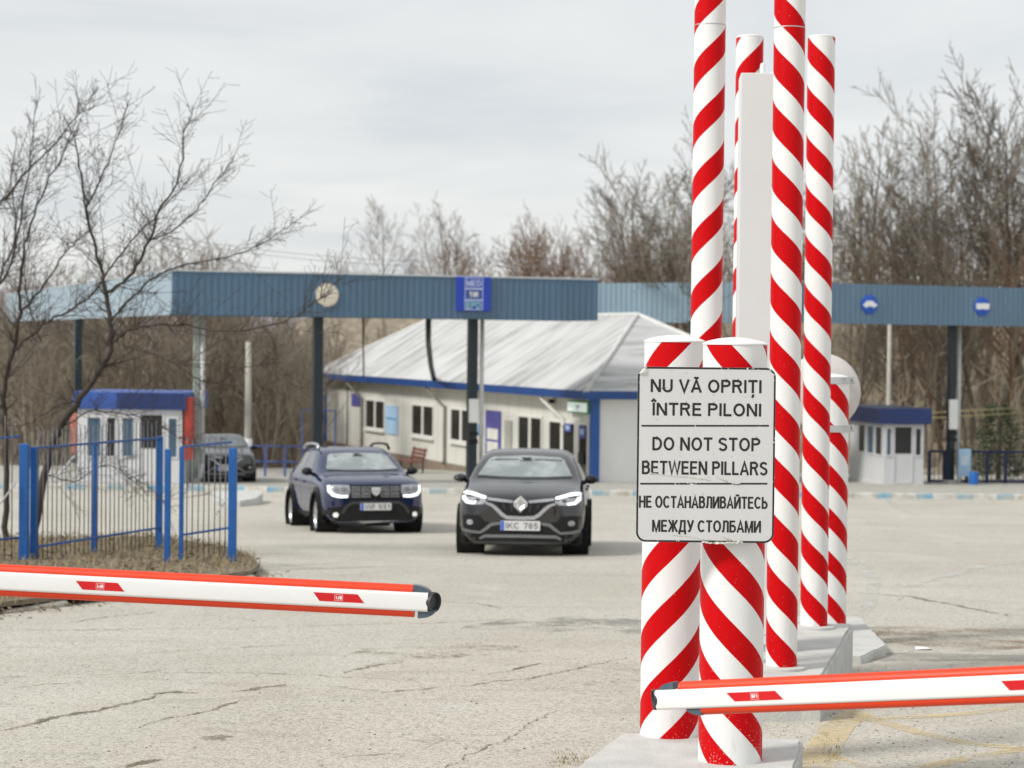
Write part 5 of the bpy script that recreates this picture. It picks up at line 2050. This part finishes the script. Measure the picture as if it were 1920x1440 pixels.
    gr = patch('grille', [pl((490, 742), (700, 752), (828, 760), (956, 752), (1166, 742), (1060, 835), (990, 890), (666, 890), (596, 835))], 'f', bv, black, car, off=.005, cell=.05)
    for a_ in range(-3, 4):
        if abs(a_) > 0:
            x_ = a_ * .115 + (.03 if a_ > 0 else -.03)
            patch('grille_bar', band([(x_, .775 - 0), (x_ * .86, .775 - .14 + abs(a_) * .03)], .012), 'f', bv, mat('grille_stud', (.06, .06, .065), .3), gr, off=.011, thick=0, cell=.05)
    both('chrome_bar', band(pl((495, 714), (610, 728), (748, 742)), [.034, .042, .036]), satin, off=.012, cell=.06)
    patch('chrome_swoosh', band(pl((478, 758), (540, 778), (590, 818), (640, 868), (690, 900), (828, 906), (966, 900), (1016, 868), (1066, 818), (1116, 778), (1178, 758)), [.03, .042, .05, .052, .052, .052, .052, .052, .05, .042, .03]), 'f', bv, satin, car, off=.014, cell=.06)
    if emblem:
        # raised diamond ring
        h = bv.ray_cast(Vector((0, -3, .77)), Vector((0, 1, 0)))
        y = h[0].y
        cxm, czm = u(826, 765)
        mbx = MB()
        O_ = [(0, .116), (.096, .03), (.096, -.03), (0, -.116), (-.096, -.03), (-.096, .03)]
        I_ = [(0, .045), (.024, .005), (.024, -.005), (0, -.045), (-.024, -.005), (-.024, .005)]
        vs = [(cxm + a_, y - .014, czm + b2) for a_, b2 in O_] + [(cxm + a_ * .68, y - .036, czm + b2 * .74) for a_, b2 in O_] + [(cxm + a_, y - .016, czm + b2) for a_, b2 in I_]
        fs = [(i, (i + 1) % 6, 6 + (i + 1) % 6, 6 + i) for i in range(6)] + [(6 + i, 6 + (i + 1) % 6, 12 + (i + 1) % 6, 12 + i) for i in range(6)]
        mbx.add(vs, fs)
        em = mbx.build('emblem', chrome, car)
        MB().prism([(cxm + a_ * 1.04, czm + b2 * 1.04) for a_, b2 in O_], y - .0138, y + .03).build('emblem_back', satin, em)
    patch('lower_bumper', [pl((222, 890), (300, 878), (420, 885), (470, 940), (630, 965), (1026, 965), (1186, 940), (1236, 885), (1356, 878), (1434, 890), (1440, 1165), (1400, 1180), (256, 1180), (216, 1165))], 'f', bv, clad, car, off=.005, cell=.06)
    both('fog_recess', [pl((246, 890), (330, 882), (430, 900), (462, 950), (430, 1010), (250, 1005))], black, off=.010, cell=.06)
    for sgn in (-1, 1):
        c_ = u(828 + sgn * 508, 952)
        fl = patch('fog_light', [regpoly(c_[0], c_[1], .05, .04, 16)], 'f', bv, lens, car, off=.016, cell=.05)
    both('bumper_trim', band(pl((232, 1030), (330, 1046), (430, 1052), (490, 1010), (535, 972), (640, 956)), [.05, .04, .036, .045, .05, .03]), mat('satin_dark_grey', (.22, .225, .235), .3, .05, metal=.6), off=.018, cell=.06)
    patch('lower_intake', [pl((500, 1020), (560, 985), (1096, 985), (1156, 1020), (1190, 1062), (466, 1062))], 'f', bv, black, car, off=.009, cell=.06)
    patch('skid_trim', band(pl((420, 1115), (470, 1088), (828, 1084), (1186, 1088), (1236, 1115)), [.03, .045, .045, .045, .03]), 'f', bv, mat('satin_dark_grey', (.2, .2, .2)), car, off=.016, cell=.06)
    number_plate(car, bv, u(0, 980)[1], .565, .135, txt, .05)
    for s in (-1, 1):
        door_mirror(car, s * .985, 1.42, 1.10, .20, .135, paintm if s < 0 else clad, clad)  # right mirror in matte black, painting the side turned from the sun
    common_side(car, bv, [[(1.75, 1.06), (2.62, 1.07), (2.62, 1.40), (2.20, 1.395), (1.95, 1.27)], [(2.70, 1.07), (3.45, 1.10), (3.42, 1.38), (2.70, 1.40)], [(3.52, 1.12), (3.9, 1.16), (3.75, 1.33), (3.5, 1.37)]],
                [(1.36, .20), (3.15, .20), (3.15, .33), (1.36, .33)], [(2.45, .93), (3.35, .95)], [[(1.55, 1.05), (1.52, .35)], [(2.66, 1.06), (2.66, .35)], [(3.45, 1.05), (3.3, .75), (3.2, .4)]], sidem, clad, paintm)
    return car


# ---- blue car, seen from its right front corner
def build_boxy_suv(name, label, loc, rz, slope, paintm, txt='VXF 551'):
    car = thing(name, label, 'car', loc, rz)
    car.rotation_euler = (slope, 0, rz)

    def sec(zb, wb, ws, zs, wm, zm, wk, zk, wr, zr, wi, zi, zt):
        return [(0, zb), (wb * .6, zb), (wb, zb + .01), (ws, zs), (wm, zm), (wk, zk), (wr, zr), (wi, zi), (0, zt)]
    st = [
        (.00, sec(.24, .58, .66, .34, .68, .62, .66, .80, .60, .865, .36, .88, .885)),
        (.03, sec(.22, .66, .76, .34, .78, .62, .76, .83, .68, .90, .40, .92, .925)),
        (.11, sec(.21, .72, .86, .36, .87, .64, .85, .86, .77, .94, .45, .96, .965)),
        (.28, sec(.21, .75, .90, .36, .905, .66, .89, .90, .82, .985, .50, 1.005, 1.01)),
        (.60, sec(.21, .76, .90, .36, .91, .68, .895, .95, .82, 1.035, .54, 1.055, 1.06)),
        (.92, sec(.21, .76, .90, .36, .91, .70, .895, .98, .80, 1.06, .56, 1.075, 1.08)),
        (1.12, sec(.21, .76, .89, .36, .905, .70, .89, 1.00, .78, 1.11, .62, 1.125, 1.13)),
        (1.50, sec(.21, .76, .89, .36, .905, .70, .89, 1.02, .73, 1.31, .60, 1.345, 1.35)),
        (1.85, sec(.21, .76, .89, .36, .905, .70, .89, 1.03, .68, 1.475, .54, 1.515, 1.52)),
        (2.40, sec(.21, .76, .89, .36, .905, .70, .895, 1.04, .675, 1.535, .53, 1.57, 1.575)),
        (3.20, sec(.21, .76, .90, .36, .91, .70, .90, 1.06, .665, 1.53, .51, 1.565, 1.57)),
        (3.80, sec(.24, .76, .90, .38, .91, .72, .895, 1.07, .64, 1.46, .49, 1.50, 1.505)),
        (4.15, sec(.28, .72, .86, .42, .88, .74, .85, 1.06, .62, 1.26, .46, 1.30, 1.305)),
        (4.30, sec(.34, .66, .78, .44, .80, .74, .76, 1.0, .60, 1.06, .42, 1.08, 1.085)),
        (4.34, sec(.38, .58, .70, .46, .72, .74, .68, .92, .56, .98, .38, .99, .99)),
    ]
    sh = loft_shell(st)
    bpy.context.view_layer.update()
    bv = bvh_of(evaluated(sh))
    wy = (.86, 3.52)
    me = wheel_cut(sh, [(s * .82, y, .36) for s in (-1, 1) for y in wy], .41, .46)
    bpy.data.objects.remove(sh)
    me.name = 'body'
    me.materials.clear()
    me.materials.append(paintm)
    body = bpy.data.objects.new('body', me)
    C.objects.link(body)
    body.parent = car
    me.polygons.foreach_set('use_smooth', [True] * len(me.polygons))
    me.set_sharp_from_angle(angle=radians(42))
    for s in (-1, 1):
        for y in wy:
            add_wheel(car, s * .795, y, .345, .22, 6)
            Mw = Matrix.Translation((s * .77, y, .36)) @ Matrix.Rotation(pi / 2, 4, 'Y')
            MB().lathe([(.403, -.19), (.403, .19)], 32, Mw).lathe([(.403, -s * .19), (.001, -s * .19)], 32, Mw).build('wheel_arch', darkw, car)
            a0 = [(y + .46 * cos(radians(a)), .36 + .46 * sin(radians(a))) for a in range(-12, 193, 10)]
            patch('arch_flare', band(a0, .075), 'r' if s > 0 else 'l', bv, clad, car, off=.018, thick=.02, cell=.1)

    def both(nm, polys, m, **k):
        return patch(nm, polys, 'f', bv, m, car, **k), patch(nm, mir(polys), 'f', bv, m, car, **k)
    patch('windscreen', [[(-.66, 1.165), (-.33, 1.15), (0, 1.147), (.33, 1.15), (.66, 1.165), (.555, 1.40), (.49, 1.435), (0, 1.455), (-.49, 1.435), (-.555, 1.40)]], 'f', bv, windm, car, off=.004, thick=.02, cell=.07)
    patch('wiper_cowl', band([(-.66, 1.143), (-.3, 1.130), (0, 1.127), (.3, 1.130), (.66, 1.143)], .03), 'f', bv, black, car, off=.006, cell=.08)
    patch('mirror_mount', [[(-.09, 1.39), (.09, 1.39), (.07, 1.445), (-.07, 1.445)]], 'f', bv, black, car, off=.006)
    patch('front_panel', [[(-.86, .88), (-.80, .90), (.80, .90), (.86, .88), (.80, .68), (.46, .64), (-.46, .64), (-.80, .68)]], 'f', bv, clad, car, off=.003, cell=.06)
    a, b = both('headlight', [[(-.84, .895), (-.70, .905), (-.47, .895), (-.45, .80), (-.48, .70), (-.66, .665), (-.78, .70), (-.85, .78)]], lens, off=.010, thick=.02, cell=.05)
    for par, mm in ((a, False), (b, True)):
        q = band([(-.815, .89), (-.81, .79), (-.75, .725), (-.62, .695), (-.50, .700)], [.032, .042, .046, .042, .038])
        patch('running_light', mir(q) if mm else q, 'f', bv, drl, par, off=.016, thick=.0, cell=.05)
        for cxx in (-.70, -.57):
            q = [regpoly(cxx, .82, .05, .045, 14)]
            patch('lamp_eye', mir(q) if mm else q, 'f', bv, mat('lamp_reflector', (.22, .23, .25), .12, .2, 20, spec=.9), par, off=.014, thick=0)
    gr = patch('grille', [[(-.45, .885), (.45, .885), (.45, .675), (-.45, .675)]], 'f', bv, black, car, off=.008, cell=.06)
    for s in (-1, 1):
        for cI in (.17, .35):
            for r_ in range(3):
                zc = .845 - r_ * .066
                q = band([(s * cI - .075, zc - .022), (s * cI - .075, zc + .016), (s * cI + .075, zc + .016), (s * cI + .075, zc - .022), (s * cI - .075, zc - .022)], .018)
                patch('grille_cell', q, 'f', bv, satin, gr, off=.018, thick=.0, cell=.2)
    h = bv.ray_cast(Vector((0, -3, .77)), Vector((0, 1, 0)))
    y = h[0].y
    shd = [(-.078, .07), (.078, .07), (.078, 0), (.055, -.05), (0, -.085), (-.055, -.05), (-.078, 0)]
    em = MB().prism([(p, .79 + q) for p, q in shd], y - .05, y).build('emblem', mat('bright_satin', (.75, .76, .77), .35, .05, metal=.4), car)
    e2 = MB()
    stroke(e2, [(-.075, .795), (-.03, .795), (0, .765), (.03, .795), (.075, .795)], .010, y - .0515)
    e2.build('emblem_line', mat('grey_line', (.3, .3, .3), .4), em, fix=False)
    patch('lower_bumper', [[(-.90, .50), (-.62, .52), (-.52, .60), (-.40, .625), (.40, .625), (.52, .60), (.62, .52), (.90, .50), (.90, .24), (.70, .205), (-.70, .205), (-.90, .24)]], 'f', bv, clad, car, off=.010, cell=.06)
    patch('bumper_bow', band([(-.60, .40), (-.52, .52), (-.42, .585), (0, .59), (.42, .585), (.52, .52), (.60, .40)], .05), 'f', bv, mat('grey_cladding', (.045, .046, .048), .45), car, off=.022, cell=.06)
    patch('lower_intake', [[(-.42, .44), (.42, .44), (.36, .29), (-.36, .29)]], 'f', bv, black, car, off=.013, cell=.06)
    patch('skid_plate', [[(-.42, .265), (.42, .265), (.36, .215), (-.36, .215)]], 'f', bv, satin, car, off=.016, cell=.06)
    for s in (-1, 1):
        patch('fog_light', [regpoly(s * .71, .375, .048, .045, 16)], 'f', bv, mat('lit_fog_lens', (.75, .75, .72), .2, emit=(1, 1, .95), estr=.25), car, off=.018, cell=.05)
        patch('side_repeater', [regpoly(1.02, .80, .05, .035, 12)], 'r' if s > 0 else 'l', bv, satin, car, off=.012)
    number_plate(car, bv, .515, .55, .125, txt, -.02)
    for s in (-1, 1):
        door_mirror(car, s * .98, 1.36, 1.12, .19, .15, clad, clad)
    common_side(car, bv, [[(1.66, 1.07), (2.46, 1.08), (2.46, 1.45), (2.10, 1.44), (1.86, 1.32)], [(2.54, 1.08), (3.26, 1.10), (3.24, 1.44), (2.54, 1.45)], [(3.36, 1.12), (3.86, 1.16), (3.70, 1.37), (3.34, 1.42)]],
                [(1.30, .22), (3.08, .22), (3.08, .38), (1.30, .38)], [(2.28, .93), (3.14, .95)], [[(1.46, 1.05), (1.42, .40)], [(2.50, 1.06), (2.50, .40)], [(3.30, 1.05), (3.20, .75), (3.1, .4)]], sidem, clad, paintm)
    for s in (-1, 1):
        MB().tube([(s * .66, 1.95, 1.52), (s * .655, 2.08, 1.60), (s * .65, 2.6, 1.625), (s * .645, 3.3, 1.615), (s * .64, 3.6, 1.54)], [.03, .026, .022, .022, .03], 8).build('roof_rail', satin if s < 0 else clad, car)
    return car


kp = P(975, 1040, 30.35)
build_crossover('dark_grey_car', 'dark grey car with lit headlights facing the camera, diamond badge on its grille', (kp.x, 30.35, gz(0, 30.9)), radians(-3.0), -.040, paint('dark_grey_metallic', (.0045, .0055, .008), .0))
dp_ = P(703, 1000, 37.3)
build_boxy_suv('navy_blue_car', 'navy blue car with roof rails and lit headlights, behind the dark grey car', (dp_.x, 37.5, gz(0, 38.3)), radians(15.5), -.046, paint('navy_blue_metallic', (.002, .012, .062), .0))
pp_ = P(424, 930, 65)
build_crossover('parked_car', 'dark parked car half hidden behind the blue fence, nose beside its corner post', (pp_.x, 65, gz(0, 66) + .15), radians(12), -.04, paint('black_green_paint', (.010, .013, .013), .2), False, 'CKX 745', False)

# ------------------------------------------------------------------ the woods behind
def wood_tree(name, seed, height, style, bark, label, cat='tree'):
    rr = random.Random(seed)
    t = thing(name, label, cat)
    a, b = MB(), MB()
    if style == 'spread':
        sp = dict(seg=[.9, .6, .45, .4], wob=.055, up=[.02, .055, .05, .02], taper=.9, rmin=.011, levels=3, kids=[15, 9, 6, 0], start=[.22, .15, .1], ang=(22, 52), len=[.56, .50, .45], rr=.52)
        stems = [(0, 1)]
    elif style == 'forked':
        sp = dict(seg=[.9, .6, .45, .4], wob=.06, up=[.02, .06, .05, .02], taper=.9, rmin=.011, levels=3, kids=[11, 8, 6, 0], start=[.28, .15, .1], ang=(20, 48), len=[.48, .50, .45], rr=.52)
        stems = [(-.24, .95), (.20, 1.0), (.05, .85)]
    else:
        sp = dict(seg=[.9, .6, .45], wob=.05, up=[.03, .10, .06], taper=.9, rmin=.010, levels=3, kids=[18, 7, 4, 0], start=[.3, .15, .1], ang=(16, 34), len=[.34, .46, .45], rr=.42)
        stems = [(.02, 1)]
    for lean, kf in stems:
        d = Vector((lean, rr.uniform(-.15, .15), 1))
        grow([a, b], Vector((lean * .4, 0, -.2)), d, height * kf * .86, .011 * height * kf + .02, 0, rr, sp)
    a.build('trunk', bark, t, fix=False)
    b.build('crown', bark, t, fix=False)
    t['_h'] = sorted(v[2] for v in b.v)[int(len(b.v) * .985)]
    return t


def set_tree(t, px, D, base, top_px, rz, label=None, group=None, h0=12.0):
    x = P(px, 700, D).x
    z = max(hill_z(x, D), gz(x, D)) if D > 80 else gz(x, D)
    top = P(px, top_px, D).z
    k = (top - z) / t['_h']
    t.location = (x, D, z)
    t.rotation_euler = (0, 0, rz)
    t.scale = (k, k, k)
    if label:
        t['label'] = label
    if group:
        t['group'] = group


H0_ = 12.0
bark_lit = mat('pale_tan_bark', (0.33, 0.28, 0.205), 0.95, 0.3, 2)
protos = {
    'A': wood_tree('bare_tree', 101, H0_, 'spread', bark_grey, ''),
    'B': wood_tree('bare_tree', 102, H0_, 'forked', bark_dark, ''),
    'C': wood_tree('bare_tree', 103, H0_, 'forked', bark_grey, ''),
    'D': wood_tree('bare_tree', 104, H0_, 'slim', bark_tan, ''),
    'E': wood_tree('bare_tree', 105, H0_, 'spread', twig_brown, ''),
    'F': wood_tree('bare_tree', 106, H0_, 'slim', bark_grey, ''),
    'G': wood_tree('bare_tree', 107, H0_, 'spread', bark_dark, ''),
}
used = set()
GR = {'r': ('tall bare tree of the wood behind the right canopy', 'bare trees behind the right canopy'),
      'm': ('brown twiggy tree between the office roof and the tall posts', 'brown trees behind the office building'),
      'f': ('thin pale bare tree standing far behind the left canopy', 'far trees above the left canopy'),
      'l': ('slim bare tree of the thicket under the left canopy', 'bare trees behind the left canopy')}
WOOD = [
    ('B', 1700, 96, 300, 'r'), ('A', 1796, 97, 165, 'r'), ('C', 1862, 94, 200, 'r'), ('G', 1935, 92, 130, 'r'), ('D', 1590, 96, 265, 'r'), ('F', 1640, 100, 225, 'r'),
    ('A', 1745, 101, 250, 'r'), ('F', 1838, 104, 230, 'r'), ('C', 1668, 106, 350, 'r'), ('B', 1980, 95, 150, 'r'), ('D', 1610, 103, 330, 'r'), ('E', 1772, 90, 470, 'r'),
    ('G', 1540, 98, 290, 'r'), ('E', 1890, 90, 450, 'r'), ('F', 1965, 99, 210, 'r'), ('G', 1625, 88, 420, 'r'), ('C', 1735, 89, 430, 'r'), ('B', 1815, 89, 390, 'r'), ('E', 1690, 92, 480, 'r'), ('D', 1900, 104, 230, 'r'),
    ('A', 1225, 99, 300, 'm'), ('C', 1285, 96, 275, 'm'), ('F', 1175, 104, 365, 'm'), ('E', 1020, 112, 440, 'm'), ('E', 1095, 110, 412, 'm'), ('E', 955, 116, 466, 'm'), ('E', 1145, 106, 425, 'm'), ('G', 1340, 100, 300, 'm'),
    ('E', 1060, 118, 425, 'm'), ('E', 1230, 103, 440, 'm'), ('B', 1420, 103, 320, 'm'), ('E', 990, 120, 462, 'm'), ('E', 935, 108, 470, 'm'), ('E', 1040, 109, 450, 'm'), ('E', 1075, 114, 445, 'm'), ('E', 1120, 111, 450, 'm'),
    ('E', 1160, 113, 440, 'm'), ('E', 1200, 108, 450, 'm'), ('E', 1265, 106, 460, 'm'), ('C', 1130, 116, 400, 'm'), ('E', 1180, 104, 462, 'm'), ('E', 970, 106, 470, 'm'), ('G', 1190, 101, 330, 'm'), ('G', 1255, 104, 320, 'm'), ('E', 1110, 105, 440, 'm'), ('E', 1240, 100, 455, 'm'), ('E', 1050, 104, 455, 'm'), ('G', 1880, 96, 240, 'r'), ('B', 1760, 93, 270, 'r'), ('E', 1010, 108, 465, 'm'),
    ('A', 712, 146, 372, 'f'), ('C', 828, 142, 380, 'f'), ('G', 760, 150, 462, 'f'), ('C', 640, 150, 470, 'f'), ('A', 875, 150, 470, 'f'),
]
rw = random.Random(31)
for k_, px, D, top, gk in WOOD:
    o = protos[k_] if k_ not in used else copy_tree(protos[k_])
    used.add(k_)
    set_tree(o, px, D, None, top, rw.uniform(0, 6.28), GR[gk][0], GR[gk][1])
for i in range(34):
    px = rw.uniform(370, 585) if i < 19 else rw.uniform(20, 380)
    k_ = rw.choice('DFDFC')
    o = copy_tree(protos[k_])
    set_tree(o, px, rw.uniform(88, 112), None, rw.uniform(540, 640), rw.uniform(0, 6.28), GR['l'][0], GR['l'][1])

for px, D, top, k_ in ((505, 85, 560, 'C'), (548, 86, 575, 'C'), (432, 86, 585, 'B'), (330, 84, 590, 'C'), (60, 80, 575, 'C')):
    o = copy_tree(protos[k_])
    set_tree(o, px, D, None, top, rw.uniform(0, 6.28), GR['l'][0], GR['l'][1])
for i in range(12):
    o = copy_tree(protos[rw.choice('DFE')])
    set_tree(o, 578 + i * 13 + rw.uniform(-4, 4), rw.uniform(115, 138), None, rw.uniform(545, 625), rw.uniform(0, 6.28), 'slim bare tree beyond the far end of the white office building', 'bare trees beyond the office building')

# thicket of saplings: nobody could count it
th, th2 = MB(), MB()
rs = random.Random(77)
for i in range(3000):
    px = rs.choice([rs.uniform(-60, 640), rs.uniform(-60, 640), rs.uniform(370, 640), rs.uniform(1180, 1960)])
    D = rs.uniform(84, 122)
    if 575 < px < 1260 and D < 112:
        continue
    x = P(px, 700, D).x
    z = max(hill_z(x, D), gz(x, D))
    h = rs.uniform(1.2, 5.5) if px > 380 else rs.uniform(2.0, 7.0)
    p = Vector((x, D, z - .1))
    d = Vector((rs.gauss(0, .22), rs.gauss(0, .22), 1)).normalized()
    pts = [p]
    for s in range(4):
        d = (d + Vector((rs.gauss(0, .10), rs.gauss(0, .10), .03))).normalized()
        pts.append(pts[-1] + d * h / 4)
    r0 = h * .007 + .008
    tq = th2 if px < 700 else th
    tq.tube(pts, [r0, r0 * .8, r0 * .6, r0 * .4, .006], 3, cap=False)
    for j in range(7):
        s = rs.uniform(.8, 3.9)
        a = pts[int(s)].lerp(pts[int(s) + 1], s % 1)
        e_ = a + Vector((rs.gauss(0, .5), rs.gauss(0, .5), rs.uniform(.3, 1.0))) * h * .2
        tq.tube([a, a.lerp(e_, .5) + Vector((0, 0, -.05)), e_], [r0 * .45, r0 * .35, .006], 3, cap=False)
kind(th.build('undergrowth', bark_lit, fix=False), 'stuff')
kind(th2.build('undergrowth', bark_tan, fix=False), 'stuff')

# a scrap of paper on the ground
pq = G(1730, 1217, .004)
sc_ = MB().add([(-.07, -.03, 0), (.06, -.05, .012), (.09, .04, 0), (-.05, .06, .015), (.01, .0, .02)], [(0, 1, 4), (1, 2, 4), (2, 3, 4), (3, 0, 4)]).build('paper_scrap', white, fix=False)
sc_.location = pq
tag(sc_, 'white scrap of paper lying on the ground near the brown leaves', 'litter')

# dark green conifer shrub at the right
green = mat('dark_conifer_needles', (.040, .062, .026), .8, .45, 4)
sb = thing('conifer_shrub', 'dark green conifer behind the navy fence at the right edge', 'shrub', (P(1872, 860, 78).x, 78, gz(0, 78) + .1))
sb.scale = (1.0, 1.0, .95)
for o in list(bpy.data.objects):
    if '_h' in o:
        del o['_h']
MB().tube([(0, 0, 0), (.05, 0, 1.5), (0, 0, 2.9)], [.09, .06, .015], 7).build('trunk', bark_dark, sb)
cf = MB()
rc_ = random.Random(12)
for i in range(2600):
    z = .35 + 2.6 * (rc_.random() ** 1.3)
    r = (1.0 - .16 * z - .25 * max(0, z - 2.2)) * sqrt(rc_.random()) * (1 + .3 * sin(z * 9 + i % 5)) + .05
    a = rc_.uniform(0, 6.28)
    c_ = Vector((r * cos(a), r * sin(a), z + rc_.gauss(0, .06) - r * .15))
    dd = Vector((cos(a) + rc_.gauss(0, .4), sin(a) + rc_.gauss(0, .4), rc_.uniform(-.3, .5))).normalized() * rc_.uniform(.10, .22)
    s_ = dd.cross(Vector((rc_.gauss(0, 1), rc_.gauss(0, 1), rc_.gauss(0, 1)))).normalized() * .03
    cf.add([c_ - s_, c_ + s_, c_ + dd], [(0, 1, 2)])
cf.build('foliage', green, sb, fix=False)
